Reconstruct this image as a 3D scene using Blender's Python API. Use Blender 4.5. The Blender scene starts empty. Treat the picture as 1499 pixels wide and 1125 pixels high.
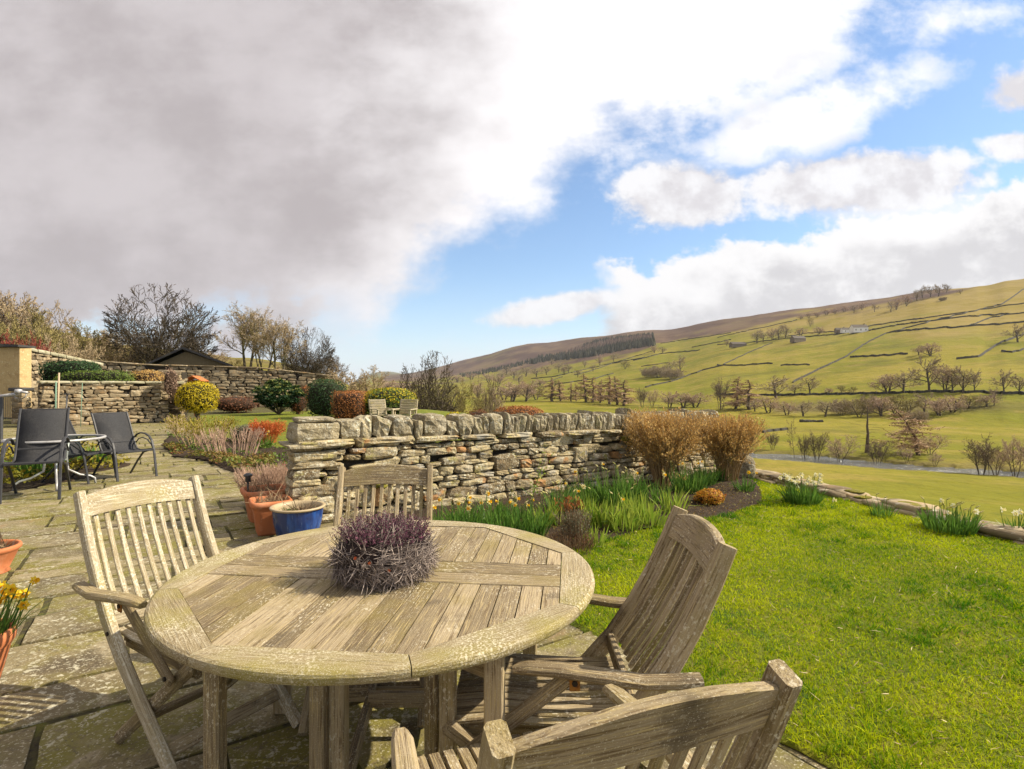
import bpy, math, random
import numpy as np
from mathutils import Vector, Matrix
R = math.radians
C = bpy.context.scene.collection
SC = bpy.context.scene
EYE = 1.45          # eye height over the paving
FP = 824.0          # focal length in pixels of the 1499 px wide photograph
CX, CY = 749.5, 563.0

# ------------------------------------------------------------------ camera, world, sun, exposure
cam_d = bpy.data.cameras.new('camera'); cam = bpy.data.objects.new('camera', cam_d); C.objects.link(cam)
cam.location = (0, 0, EYE); cam.rotation_euler = (R(90), 0, 0)
cam_d.sensor_width = 36; cam_d.lens = 36*FP/1499; cam_d.clip_start = 0.05; cam_d.clip_end = 30000
SC.camera = cam
SUN_EL, SUN_AZ = 40.0, 86.0     # azimuth clockwise from +Y (the view direction)
sd = bpy.data.lights.new('sun', 'SUN'); sun = bpy.data.objects.new('sun', sd); C.objects.link(sun)
sd.energy = 5.0; sd.angle = R(0.53); sd.color = (1.0, 0.89, 0.70)
sv = Vector((math.sin(R(SUN_AZ))*math.cos(R(SUN_EL)), math.cos(R(SUN_AZ))*math.cos(R(SUN_EL)), math.sin(R(SUN_EL))))
sun.rotation_euler = (-sv).to_track_quat('-Z', 'Y').to_euler()
SC.view_settings.view_transform = 'Standard'; SC.view_settings.look = 'None'
SC.view_settings.exposure = 0.68; SC.view_settings.gamma = 1

class NT:
    "small helper for node trees"
    def __init__(s, nt): s.t = nt; s.l = nt.links
    def put(s, inp, v):
        if v is None: return
        if isinstance(v, bpy.types.NodeSocket): s.l.new(v, inp)
        elif isinstance(v, (tuple, list)) and len(v) == 3 and inp.type == 'RGBA': inp.default_value = (*v, 1)
        else: inp.default_value = v
    def n(s, typ, ins=None, **kw):
        x = s.t.nodes.new(typ)
        for k, v in kw.items(): setattr(x, k, v)
        for k, v in (ins or {}).items(): s.put(x.inputs[k], v)
        return x
    def m(s, op, a, b=None, c=None):
        x = s.n('ShaderNodeMath', operation=op)
        for i, v in enumerate((a, b, c)): s.put(x.inputs[i], v)
        return x.outputs[0]
    def vm(s, op, a, b=None):
        x = s.n('ShaderNodeVectorMath', operation=op); s.put(x.inputs[0], a); s.put(x.inputs[1], b); return x.outputs[0]
    def noise(s, vec, scale, detail=4, rough=.55, dist=0.0):
        return s.n('ShaderNodeTexNoise', {'Vector': vec, 'Scale': scale, 'Detail': detail, 'Roughness': rough, 'Distortion': dist}).outputs['Fac']
    def ss(s, v, lo, hi, a=0.0, b=1.0):
        x = s.n('ShaderNodeMapRange', interpolation_type='SMOOTHSTEP')
        for k, q in zip(('Value', 'From Min', 'From Max', 'To Min', 'To Max'), (v, lo, hi, a, b)): s.put(x.inputs[k], q)
        return x.outputs[0]
    def mix(s, f, a, b, bt='MIX'):
        x = s.n('ShaderNodeMix', data_type='RGBA', blend_type=bt)
        s.put(x.inputs[0], f); s.put(x.inputs[6], a); s.put(x.inputs[7], b); return x.outputs[2]
    def xyz(s, v):
        x = s.n('ShaderNodeSeparateXYZ', {0: v}); return x.outputs
    def comb(s, x, y, z=0.0):
        q = s.n('ShaderNodeCombineXYZ'); s.put(q.inputs[0], x); s.put(q.inputs[1], y); s.put(q.inputs[2], z); return q.outputs[0]

def build_world():
    w = bpy.data.worlds.new('World'); SC.world = w; w.use_nodes = True
    w.node_tree.nodes.clear(); t = NT(w.node_tree)
    STR = 0.095
    sky = t.n('ShaderNodeTexSky', sky_type='NISHITA', sun_disc=False, sun_elevation=R(SUN_EL), sun_rotation=R(SUN_AZ), air_density=1.0, dust_density=0.3, ozone_density=2.0)
    d = t.n('ShaderNodeTexCoord').outputs['Generated']
    x, y, z = t.xyz(d)
    yy = t.m('MAXIMUM', t.m('ABSOLUTE', y), 0.12)
    u = t.m('DIVIDE', x, yy); v = t.m('DIVIDE', z, yy)
    p = t.comb(u, v, 0.0)
    nA = t.noise(t.vm('MULTIPLY', p, (1.0, 1.5, 1)), 3.2, 7, .56)          # soft large billows
    nB = t.noise(t.vm('ADD', t.vm('MULTIPLY', p, (1.0, 1.45, 1)), (3.1, 7.7, .5)), 8.5, 8, .6)  # broken cloud
    nC = t.noise(t.vm('ADD', p, (9.1, 2.2, .8)), 18.0, 6, .58)              # cauliflower edges
    cA, cB, cC = [t.m('SUBTRACT', q, .5) for q in (nA, nB, nC)]
    def lin(a, b, c): return t.m('ADD', t.m('ADD', t.m('MULTIPLY', u, a), t.m('MULTIPLY', v, b)), c)
    def px(X, Y): return (X-CX)/FP, (CY-Y)/FP
    def ell(X, Y, rx, ry, nz=None, amp=.0, soft=.35, tilt=0.0):
        a, b = px(X, Y); du = t.m('SUBTRACT', u, a); dv = t.m('SUBTRACT', v, b)
        if tilt: dv = t.m('SUBTRACT', dv, t.m('MULTIPLY', du, tilt))
        q = t.m('SQRT', t.m('ADD', t.m('POWER', t.m('DIVIDE', du, rx/FP), 2), t.m('POWER', t.m('DIVIDE', dv, ry/FP), 2)))
        if nz is not None: q = t.m('ADD', q, t.m('MULTIPLY', nz, amp))
        return t.ss(q, 1+soft, 1-soft)
    mx = lambda a, b: t.m('MAXIMUM', a, b)
    # base blue from the sky model, deepened a little
    blue = t.mix(1.0, sky.outputs[0], SKYMUL, 'MULTIPLY')
    hor = t.ss(v, .22, -.02)
    blue = t.mix(t.m('MULTIPLY', hor, .3), blue, (5.9, 6.6, 7.6))
    # great grey bank, upper left, its edge running up to the right
    dist = t.m('ADD', lin(-.5417, .8406, -.240), t.m('ADD', t.m('MULTIPLY', cA, .30), t.m('MULTIPLY', cB, .19)))
    bank = t.ss(dist, -.03, .085)
    gap = t.m('MULTIPLY', t.ss(v, .20, .10), t.ss(t.m('ADD', cA, t.m('MULTIPLY', cB, .5)), .02, .12)); gap = t.m('MULTIPLY', gap, t.ss(u, -.2, -.42))
    bank = t.m('MULTIPLY', bank, t.m('SUBTRACT', 1.0, t.m('MULTIPLY', gap, .8)))
    thick = t.ss(t.m('ADD', t.m('SUBTRACT', u, t.m('MULTIPLY', v, .25)), t.m('MULTIPLY', cA, .7)), -.02, -.50)
    sh = t.ss(t.m('ADD', cA, t.m('MULTIPLY', cB, .35)), -.16, .16)
    grey = t.mix(sh, GREY_LO, GREY_HI)
    bankc = t.mix(thick, (7.5, 7.3, 7.35), grey)
    # broken bright cloud spreading right of the bank
    f = t.m('ADD', t.m('ADD', t.m('MULTIPLY', cB, 1.5), t.m('MULTIPLY', cA, 1.1)), t.m('MULTIPLY', cC, .35))
    reg = mx(ell(990, 20, 330, 190, soft=.75), mx(t.m('MULTIPLY', ell(1200, 165, 210, 62, soft=.8, tilt=.35), .95), mx(t.m('MULTIPLY', ell(930, 235, 170, 75, soft=.9, tilt=.2), .62), t.m('MULTIPLY', ell(1380, 20, 170, 60, soft=.9), .8))))
    brk = t.ss(t.m('ADD', t.m('MULTIPLY', f, .62), t.m('MULTIPLY', reg, .78)), .34, .72)
    # cumulus along the hill and single clouds
    top = t.m('ADD', t.m('ADD', t.m('MULTIPLY', u, .200), .178), t.m('ADD', t.m('MULTIPLY', cB, .16), t.m('MULTIPLY', cC, .05)))
    cum = t.m('MULTIPLY', t.ss(t.m('SUBTRACT', top, v), -.006, .016), t.ss(t.m('ADD', u, t.m('MULTIPLY', cB, .12)), .155, .19))
    h1 = t.m('ADD', t.m('MULTIPLY', cB, 1.6), t.m('MULTIPLY', cC, .9))
    sing = mx(mx(ell(1000, 287, 95, 48, h1, 1.1, .22), ell(1265, 268, 175, 48, h1, 1.0, .22, .05)), mx(ell(815, 452, 95, 20, h1, 1.2, .3, .18), ell(1500, 135, 60, 36, h1, 1.2, .3)))
    sing = mx(sing, ell(1490, 215, 48, 20, h1, 1.2, .3))
    low = t.m('MULTIPLY', t.ss(t.m('ADD', v, t.m('MULTIPLY', cB, -.14)), .10, .03), .55)   # pale haze bank on the horizon
    cumd = t.m('MULTIPLY', t.ss(t.m('SUBTRACT', t.m('SUBTRACT', top, v), t.m('MULTIPLY', cA, .3)), .03, .12), t.ss(t.m('ADD', cA, t.m('MULTIPLY', cB, .9)), -.22, .04))
    cumc = t.mix(t.m('MULTIPLY', cumd, .85), (6.7, 6.6, 6.6), (4.1, 4.0, 4.15))
    singd = t.ss(t.m('ADD', cB, t.m('MULTIPLY', cC, .5)), -.12, .14)
    singc = t.mix(singd, (6.7, 6.6, 6.65), (5.1, 4.85, 4.95))
    col = blue
    col = t.mix(low, col, (5.6, 6.0, 6.8))
    brkc = t.mix(t.ss(t.m('ADD', cB, t.m('MULTIPLY', cA, .8)), .02, .22), (7.3, 7.25, 7.4), (5.9, 5.9, 6.2))
    col = t.mix(t.m('MULTIPLY', brk, .97), col, brkc)
    col = t.mix(t.m('MULTIPLY', sing, .96), col, singc)
    col = t.mix(bank, col, bankc)
    col = t.mix(cum, col, cumc)
    bg = t.n('ShaderNodeBackground', {'Color': col, 'Strength': STR})
    o = t.n('ShaderNodeOutputWorld'); t.l.new(bg.outputs[0], o.inputs[0])
    w.cycles.sampling_method = 'MANUAL'; w.cycles.sample_map_resolution = 512
SKYMUL = (.98, 1.12, 1.22)
GREY_LO, GREY_HI = (3.35, 3.02, 3.05), (4.4, 4.05, 4.1)
build_world()

# ------------------------------------------------------------------ mesh helpers
rng = np.random.default_rng(7); random.seed(7)
class MB:
    "collects shapes, then links them as ONE mesh object"
    def __init__(s): s.v = []; s.f = {}; s.r = []; s.g = []; s.n = 0; s.mi = {}
    def add(s, v, faces, rnd=None, gc=None):
        v = np.asarray(v, float).reshape(-1, 3); m = len(v)
        for fa in (faces if isinstance(faces, (list, tuple)) and len(faces) and isinstance(faces[0], np.ndarray) and faces[0].ndim == 2 else [np.asarray(faces)]):
            s.f.setdefault(fa.shape[1], []).append(fa + s.n)
        s.v.append(v); s.n += m
        if rnd is None: rnd = random.random()
        s.r.append(np.full(m, rnd, float) if np.isscalar(rnd) else np.asarray(rnd, float))
        s.g.append(v if gc is None else np.asarray(gc, float))
        return s
    def xf(s, M, start=0):
        M = np.array(M)
        for i in range(start, len(s.v)): s.v[i] = s.v[i] @ M[:3, :3].T + M[:3, 3]
        return s
    def mesh(s, name, smooth=False):
        me = bpy.data.meshes.new(name)
        if s.n == 0: return me
        V = np.concatenate(s.v); loops = []; starts = []; st = 0
        for k, fs in s.f.items():
            F = np.concatenate(fs); loops.append(F.ravel()); starts.append(st + np.arange(len(F))*k); st += F.size
        L = np.concatenate(loops).astype(np.int32); S = np.concatenate(starts).astype(np.int32)
        me.vertices.add(len(V)); me.vertices.foreach_set('co', V.astype(np.float32).ravel())
        me.loops.add(len(L)); me.loops.foreach_set('vertex_index', L)
        me.polygons.add(len(S)); me.polygons.foreach_set('loop_start', S)
        me.polygons.foreach_set('use_smooth', np.full(len(S), smooth, dtype=bool))
        a = me.attributes.new('rnd', 'FLOAT', 'POINT'); a.data.foreach_set('value', np.concatenate(s.r).astype(np.float32))
        a = me.attributes.new('gc', 'FLOAT_VECTOR', 'POINT'); a.data.foreach_set('vector', np.concatenate(s.g).astype(np.float32).ravel())
        me.update(calc_edges=True); me.validate()
        return me
    def build(s, name, mat=None, parent=None, smooth=False):
        me = s.mesh(name, smooth); o = bpy.data.objects.new(name, me); C.objects.link(o)
        if mat: me.materials.append(mat)
        if parent: o.parent = parent
        return o
    # ---- shapes
    def box(s, c, size, rot=None, rnd=None, grain=0, bev=0.0):
        "box, edges chamfered by bev, grain = index of the long axis for wood"
        sx, sy, sz = [q/2 for q in size]
        off = np.array([random.uniform(-50, 50) for _ in range(3)])
        if bev <= 0:
            v = np.array([(x, y, z) for x in (-sx, sx) for y in (-sy, sy) for z in (-sz, sz)])
            f = [np.array([(0, 1, 3, 2), (4, 6, 7, 5), (0, 4, 5, 1), (2, 3, 7, 6), (0, 2, 6, 4), (1, 5, 7, 3)])]
        else:
            b = min(bev, sx*.9, sy*.9, sz*.9); v = []; idx = {}
            for ix in (-1, 1):
                for iy in (-1, 1):
                    for iz in (-1, 1):
                        for ax in range(3):
                            q = [ix*(sx-b), iy*(sy-b), iz*(sz-b)]; q[ax] = (ix*sx, iy*sy, iz*sz)[ax]
                            idx[(ix, iy, iz, ax)] = len(v); v.append(q)
            v = np.array(v); q4 = []; q3 = []
            for ax in range(3):
                o1, o2 = [(1, 2), (2, 0), (0, 1)][ax]
                for sg in (-1, 1):
                    ring = []
                    for a, c2 in ((-1, -1), (1, -1), (1, 1), (-1, 1)):
                        k = [0, 0, 0]; k[ax] = sg; k[o1] = a; k[o2] = c2; ring.append(idx[(*k, ax)])
                    q4.append(ring if sg > 0 else ring[::-1])
            for ax in range(3):       # edges parallel to ax
                o1, o2 = [(1, 2), (2, 0), (0, 1)][ax]
                for a in (-1, 1):
                    for c2 in (-1, 1):
                        k0 = [0, 0, 0]; k0[ax] = -1; k0[o1] = a; k0[o2] = c2; k1 = list(k0); k1[ax] = 1
                        r = [idx[(*k0, o1)], idx[(*k1, o1)], idx[(*k1, o2)], idx[(*k0, o2)]]
                        q4.append(r if a*c2 < 0 else r[::-1])
            for ix in (-1, 1):
                for iy in (-1, 1):
                    for iz in (-1, 1):
                        r = [idx[(ix, iy, iz, q)] for q in range(3)]
                        q3.append(r if ix*iy*iz > 0 else r[::-1])
            f = [np.array(q4), np.array(q3)]
        g = v[:, [grain, (grain+1) % 3, (grain+2) % 3]] + off
        w = v.copy()
        if rot is not None: w = w @ np.array(rot.to_3x3() if hasattr(rot, 'to_3x3') else rot).T
        return s.add(w + np.array(c), f, rnd, g)
    def beam(s, a, b, w, h, up=(0, 0, 1), rnd=None, bev=.004):
        "straight member from a to b; w across, h along up"
        a = np.array(a, float); b = np.array(b, float); d = b-a; L = np.linalg.norm(d); d /= L
        up = np.array(up, float); y = np.cross(up, d)
        if np.linalg.norm(y) < 1e-6: y = np.cross((1, 0, 0), d)
        y /= np.linalg.norm(y); z = np.cross(d, y)
        return s.box((a+b)/2, (L, w, h), np.stack([d, y, z], 1), rnd, 0, bev)
    def sweep(s, pts, w, h, side, rnd=None, bev=.006):
        "member of rectangular section following pts; side = fixed sideways axis (w along it, h across)"
        pts = np.array(pts, float); n = len(pts); side = np.array(side, float); side /= np.linalg.norm(side)
        ws = np.broadcast_to(np.asarray(w, float), (n,)); hs = np.broadcast_to(np.asarray(h, float), (n,))
        T = np.gradient(pts, axis=0); T /= np.linalg.norm(T, axis=1)[:, None]
        N = np.cross(T, side); N /= np.linalg.norm(N, axis=1)[:, None]
        b = bev; V = []; G = []; al = np.concatenate([[0], np.cumsum(np.linalg.norm(np.diff(pts, axis=0), axis=1))])
        off = np.array([random.uniform(-50, 50) for _ in range(3)])
        for i in range(n):
            x, y = ws[i]/2, hs[i]/2
            for (p, q) in ((x-b, y), (x, y-b), (x, -y+b), (x-b, -y), (-x+b, -y), (-x, -y+b), (-x, y-b), (-x+b, y)):
                V.append(pts[i]+side*p+N[i]*q); G.append((al[i], p, q))
        F = [(i*8+k, i*8+(k+1) % 8, (i+1)*8+(k+1) % 8, (i+1)*8+k) for i in range(n-1) for k in range(8)]
        return s.add(V, [np.array(F), np.array([tuple(range(7, -1, -1)), tuple((n-1)*8+k for k in range(8))])], rnd, np.array(G)+off)
    def tube(s, pts, rad, sides=6, rnd=None, cap=True):
        pts = np.array(pts, float); n = len(pts); rad = np.broadcast_to(np.asarray(rad, float), (n,))
        T = np.gradient(pts, axis=0); T /= np.linalg.norm(T, axis=1)[:, None]+1e-9
        ref = np.array((0, 0, 1.0)) if abs(T[0][2]) < .9 else np.array((1.0, 0, 0))
        U = np.cross(ref, T); U /= np.linalg.norm(U, axis=1)[:, None]+1e-9; W = np.cross(T, U)
        a = np.arange(sides)*2*math.pi/sides
        V = pts[:, None] + rad[:, None, None]*(np.cos(a)[None, :, None]*U[:, None]+np.sin(a)[None, :, None]*W[:, None])
        i = np.arange(n-1)[:, None]*sides; k = np.arange(sides)[None]; k2 = (k+1) % sides
        F = np.stack([i+k, i+k2, i+sides+k2, i+sides+k], -1).reshape(-1, 4)
        fs = [F]
        if cap and sides > 3: fs += [np.array([list(range(sides))[::-1], [(n-1)*sides+q for q in range(sides)]])]
        return s.add(V.reshape(-1, 3), fs, rnd)
    def lathe(s, prof, sides=28, c=(0, 0, 0), rnd=None, sq=None):
        "revolve (r,z) profile; sq = power for squared outline"
        a = np.arange(sides)*2*math.pi/sides; ca, sa = np.cos(a), np.sin(a); k = np.ones(sides)
        if sq: k = (np.abs(ca)**sq+np.abs(sa)**sq)**(-1/sq)
        V = [(c[0]+r*k[j]*ca[j], c[1]+r*k[j]*sa[j], c[2]+z) for r, z in prof for j in range(sides)]
        F = [(i*sides+j, i*sides+(j+1) % sides, (i+1)*sides+(j+1) % sides, (i+1)*sides+j) for i in range(len(prof)-1) for j in range(sides)]
        return s.add(V, [np.array(F)], rnd)
    def prism(s, poly, z0, z1, rnd=None, gc=None):
        n = len(poly); V = [(x, y, z0) for x, y in poly]+[(x, y, z1) for x, y in poly]
        s.add(V, [np.array([tuple(range(n, 2*n)), tuple(range(n-1, -1, -1))])], rnd, gc)
        F = [(i, (i+1) % n, n+(i+1) % n, n+i) for i in range(n)]
        s.f.setdefault(4, []).append(np.array(F)+s.n-2*n)
        return s
    def blades(s, base, dirv, length, width, bend, rnd, side=None, tip=.0):
        "many grass-like blades at once: two segments each; base Nx3, dirv Nx3 unit, bend Nx3 added to the tip"
        n = len(base); length = np.broadcast_to(length, (n,))[:, None]; width = np.broadcast_to(width, (n,))[:, None]
        if side is None:
            r = rng.normal(size=(n, 3)); side = np.cross(dirv, r)
        side = side/(np.linalg.norm(side, axis=1)[:, None]+1e-9)*width/2
        mid = base+dirv*length*.55+bend*.3; tp = base+dirv*length+bend
        V = np.stack([base-side*.8, base+side*.8, mid+side, mid-side, tp], 1).reshape(-1, 3)
        o = np.arange(n)[:, None]*5
        return s.add(V, [o+np.array([[0, 1, 2, 3]]), o+np.array([[3, 2, 4]])], np.repeat(rnd, 5))
    def leaves(s, pos, nrm, size, rnd, aspect=.5, droop=None):
        "many small folded leaf quads"
        n = len(pos); r = rng.normal(size=(n, 3)); t = np.cross(nrm, r); t /= np.linalg.norm(t, axis=1)[:, None]+1e-9
        if droop is not None: t = droop+t*.5; t /= np.linalg.norm(t, axis=1)[:, None]+1e-9
        b = np.cross(nrm, t); b /= np.linalg.norm(b, axis=1)[:, None]+1e-9
        size = np.broadcast_to(size, (n,))[:, None]
        V = np.stack([pos-t*size*.5, pos+b*size*aspect*.5, pos+t*size*.5, pos-b*size*aspect*.5], 1).reshape(-1, 3)
        o = np.arange(n)[:, None]*4
        return s.add(V, [o+np.array([[0, 1, 2, 3]])], np.repeat(rnd, 4))

def stone_shape(n):
    "unit cube surface with n segments a side, as (verts, quads)"
    key = {}; V = []; F = []
    def vid(p):
        k = tuple(np.round(p, 5))
        if k not in key: key[k] = len(V); V.append(k)
        return key[k]
    t = np.linspace(-1, 1, n+1)
    for ax in range(3):
        o1, o2 = [(1, 2), (2, 0), (0, 1)][ax]
        for sg in (-1, 1):
            for i in range(n):
                for j in range(n):
                    q = []
                    for a, b in ((i, j), (i+1, j), (i+1, j+1), (i, j+1)):
                        p = [0, 0, 0]; p[ax] = sg; p[o1] = t[a]; p[o2] = t[b]; q.append(vid(p))
                    F.append(q if sg > 0 else q[::-1])
    return np.array(V, float), np.array(F)
SHAPES = {n: stone_shape(n) for n in (2, 3, 4)}
def add_stone(mb, c, size, rot=None, n=3, power=5.0, jit=.08, rnd=None):
    v, f = SHAPES[n]; k = (np.abs(v)**power).sum(1)**(-1/power); w = v*k[:, None]
    # shear and taper so that no two stones share an outline
    w = w*(1+rng.normal(0, jit, (1, 3))*.6)
    w[:, 0] += w[:, 2]*rng.normal(0, jit*1.2); w[:, 2] += w[:, 0]*rng.normal(0, jit*1.0)
    tz = rng.normal(0, jit*1.5); w[:, 2] *= 1+tz*w[:, 0]; w[:, 0] *= 1+rng.normal(0, jit)*w[:, 2]
    w = w + rng.normal(0, jit*.55, w.shape)
    w = w*np.array(size)/2
    if rot is not None: w = w @ np.array(rot).T
    mb.add(w+np.array(c), [f], rnd if rnd is not None else random.random(), w+rng.uniform(-40, 40, 3))

def rotz(a): return np.array([[math.cos(a), -math.sin(a), 0], [math.sin(a), math.cos(a), 0], [0, 0, 1.0]])
def tag(o, label=None, cat=None, group=None, kind=None):
    for k, q in (('label', label), ('category', cat), ('group', group), ('kind', kind)):
        if q: o[k] = q
    return o
def thing(name, label, cat, loc=(0, 0, 0), rz=0.0, group=None):
    o = bpy.data.objects.new(name, None); C.objects.link(o); o.empty_display_size = .2
    o.location = loc; o.rotation_euler = (0, 0, rz); return tag(o, label, cat, group, 'thing')
def copy_tree(o, parent=None):
    c = o.copy(); C.objects.link(c)
    if parent: c.parent = parent
    for ch in list(o.children): copy_tree(ch, c)
    return c
def structure(o): o['kind'] = 'structure'; return o
def stuff(o): o['kind'] = 'stuff'; return o
# points seen in the photograph: at a given depth, or where they meet the flat garden
def P(px, py, Y): return np.array(((px-CX)/FP*Y, Y, EYE-(py-CY)/FP*Y))
def G(px, py): Y = EYE*FP/(py-CY); return np.array(((px-CX)/FP*Y, Y, 0.0))
ORD = 'first second third fourth fifth sixth seventh eighth ninth tenth eleventh twelfth thirteenth fourteenth fifteenth sixteenth seventeenth eighteenth nineteenth twentieth'.split()

# ------------------------------------------------------------------ materials
def PM(name, base, layers=(), coord='obj', rnd=None, rough=.85, bump=None, trans=0.0, tcol=None, metal=0.0, spec=.3):
    """base colour, then layers (colour, scale, lo, hi[, opts]); opts: stretch=(x,y,z), up=True (only upward faces), detail, strength
    rnd = (colour a, colour b, weight): per-piece variation by the mesh attribute"""
    m = bpy.data.materials.new(name); m.use_nodes = True; m.node_tree.nodes.clear(); t = NT(m.node_tree)
    if coord == 'obj': vec = t.n('ShaderNodeTexCoord').outputs['Object']
    elif coord == 'pos': vec = t.n('ShaderNodeNewGeometry').outputs['Position']
    else: vec = t.n('ShaderNodeAttribute', attribute_name='gc').outputs['Vector']
    col = base
    if rnd:
        a = t.n('ShaderNodeAttribute', attribute_name='rnd').outputs['Fac']
        q = t.mix(a, rnd[0], rnd[1]); col = t.mix(rnd[2], base, q)
        aof = t.comb(t.m('MULTIPLY', a, 37.0), t.m('MULTIPLY', a, 91.0), 0.0)
        if coord == 'gc': vec = t.vm('ADD', vec, aof)
    for L in layers:
        c, sc, lo, hi = L[:4]; o = L[4] if len(L) > 4 else {}
        vv = t.vm('MULTIPLY', vec, o['stretch']) if 'stretch' in o else vec
        if o.get('seed'): vv = t.vm('ADD', vv, (o['seed'], o['seed']*1.7, o['seed']*.3))
        if o.get('vor'):
            q = t.n('ShaderNodeTexVoronoi', {'Vector': t.vm('ADD', vv, t.vm('MULTIPLY', t.n('ShaderNodeTexNoise', {'Vector': vv, 'Scale': sc*2.0}).outputs['Color'], (.6/sc, .6/sc, .6/sc))), 'Scale': sc}).outputs['Distance']
        else: q = t.noise(vv, sc, o.get('detail', 5), o.get('rough', .6))
        f = t.ss(q, lo, hi)
        if o.get('up'):
            nz = t.xyz(t.n('ShaderNodeNewGeometry').outputs['Normal'])[2]; f = t.m('MULTIPLY', f, t.ss(nz, .1, .7))
        if 'mask' in o:
            f = t.m('MULTIPLY', f, t.ss(t.noise(vec, o['mask'][0], 3), o['mask'][1], o['mask'][2]))
        if 'strength' in o: f = t.m('MULTIPLY', f, o['strength'])
        col = t.mix(f, col, c)
    bs = t.n('ShaderNodeBsdfPrincipled', {'Roughness': rough, 'Metallic': metal, 'Specular IOR Level': spec}); t.put(bs.inputs['Base Color'], col)
    if bump:
        hgt = None
        for (sc, st, *o) in bump:
            vv = t.vm('MULTIPLY', vec, o[0]) if o else vec
            q = t.m('MULTIPLY', t.noise(vv, sc, 6, .62), st); hgt = q if hgt is None else t.m('ADD', hgt, q)
        b = t.n('ShaderNodeBump', {'Height': hgt, 'Strength': 1.0, 'Distance': 1.0}); t.l.new(b.outputs[0], bs.inputs['Normal'])
    out = bs.outputs[0]
    if trans:
        tr = t.n('ShaderNodeBsdfTranslucent'); t.put(tr.inputs[0], tcol if tcol else col)
        out = t.n('ShaderNodeMixShader', {0: trans, 1: out, 2: tr.outputs[0]}).outputs[0]
    o = t.n('ShaderNodeOutputMaterial'); t.l.new(out, o.inputs[0])
    return m
def foliage(name, a, b, trans=.3, rough=.6):
    mid = tuple((x+y)/2 for x, y in zip(a, b))
    return PM(name, mid, rnd=(a, b, 1.0), trans=trans, rough=rough, spec=.25)
M = {}
ST = {'stretch': (1.0, 22.0, 22.0)}
M['teak'] = PM('weathered_teak', (.27, .198, .088), [
    ((.125, .082, .04), 6, .46, .68, ST), ((.44, .34, .165), 9, .50, .70, {'stretch': (1.0, 30, 30), 'seed': 5}),
    ((.22, .17, .04), 3.0, .48, .70, {'seed': 11, 'strength': .55}), ((.075, .055, .034), 5, .58, .76, {'seed': 21, 'strength': .8}),
    ((.62, .56, .42), 130, .555, .62, {'seed': 3, 'mask': (5, .42, .62), 'strength': .75, 'stretch': (.55, 1, 1)}), ((.58, .52, .38), 300, .59, .65, {'seed': 8, 'strength': .6})],
    coord='gc', rnd=((.13, .097, .055), (.42, .335, .21), .9), rough=.82, bump=[(10, .004, (1, 24, 24)), (60, .0012), (260, .0006)])
M['teak_lichen'] = PM('weathered_teak_lichen', (.26, .20, .10), [
    ((.15, .11, .06), 6, .50, .70, ST), ((.44, .38, .26), 9, .50, .68, {'stretch': (1.0, 30, 30), 'seed': 5}),
    ((.25, .21, .045), 3.5, .42, .66, {'seed': 11, 'strength': .85}), ((.09, .075, .04), 5, .60, .76, {'seed': 21, 'strength': .7}),
    ((.62, .56, .41), 140, .52, .59, {'seed': 3, 'mask': (4, .40, .62), 'strength': .8}), ((.58, .52, .37), 320, .56, .61, {'seed': 8, 'strength': .7})],
    coord='gc', rnd=((.20, .15, .08), (.34, .27, .155), .5), rough=.85, bump=[(10, .004, (1, 24, 24)), (60, .002), (260, .0008)])
M['teak_pale'] = PM('weathered_teak_pale', (.36, .295, .18), [
    ((.22, .17, .10), 6, .50, .70, ST), ((.58, .52, .39), 9, .50, .66, {'stretch': (1.0, 30, 30), 'seed': 5}),
    ((.33, .28, .08), 3.5, .50, .74, {'seed': 11, 'strength': .6}), ((.14, .10, .06), 30, .66, .74, {'seed': 31, 'strength': .8}),
    ((.58, .54, .42), 100, .52, .60, {'seed': 3, 'mask': (5, .40, .60)}), ((.55, .51, .38), 280, .56, .63, {'seed': 8, 'strength': .7})],
    coord='gc', rnd=((.27, .21, .12), (.42, .35, .23), .6), rough=.85, bump=[(10, .004, (1, 24, 24)), (60, .002), (260, .0008)])
M['teak_gap'] = PM('teak_gap_dark', (.03, .022, .014))
M['stone'] = PM('wall_stone', (.23, .175, .09), [
    ((.12, .095, .06), 9, .50, .70), ((.40, .345, .24), 5, .52, .70, {'seed': 4}), ((.34, .22, .11), 6, .60, .74, {'seed': 9, 'strength': .7}),
    ((.58, .55, .41), 34, .52, .60, {'seed': 3, 'mask': (5, .42, .60), 'strength': .9}), ((.56, .54, .44), 110, .57, .63, {'seed': 14, 'strength': .7}),
    ((.06, .05, .032), 40, .57, .67, {'seed': 24, 'strength': .8}), ((.30, .27, .06), 7, .56, .68, {'seed': 33, 'strength': .65}), ((.42, .21, .075), 1.6, .60, .64, {'seed': 43, 'strength': .75}), ((.36, .34, .29), 1.7, .60, .64, {'seed': 53, 'strength': .7})],
    coord='gc', rnd=((.14, .095, .045), (.47, .38, .205), .9), rough=.93, bump=[(8, .03), (30, .012), (110, .004)])
M['stone_moss'] = PM('coping_stone', (.21, .175, .11), [
    ((.12, .095, .06), 7, .50, .70), ((.38, .33, .23), 5, .52, .70, {'seed': 4}), ((.22, .20, .07), 6, .52, .70, {'seed': 9, 'strength': .75}),
    ((.54, .52, .41), 30, .52, .61, {'seed': 3, 'mask': (5, .43, .60), 'strength': .9}), ((.54, .52, .42), 100, .56, .62, {'seed': 14, 'strength': .65}),
    ((.06, .055, .04), 40, .60, .68, {'seed': 24, 'strength': .7})],
    coord='gc', rnd=((.16, .125, .07), (.45, .375, .225), .8), rough=.93, bump=[(7, .035), (28, .014), (110, .004)])
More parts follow.
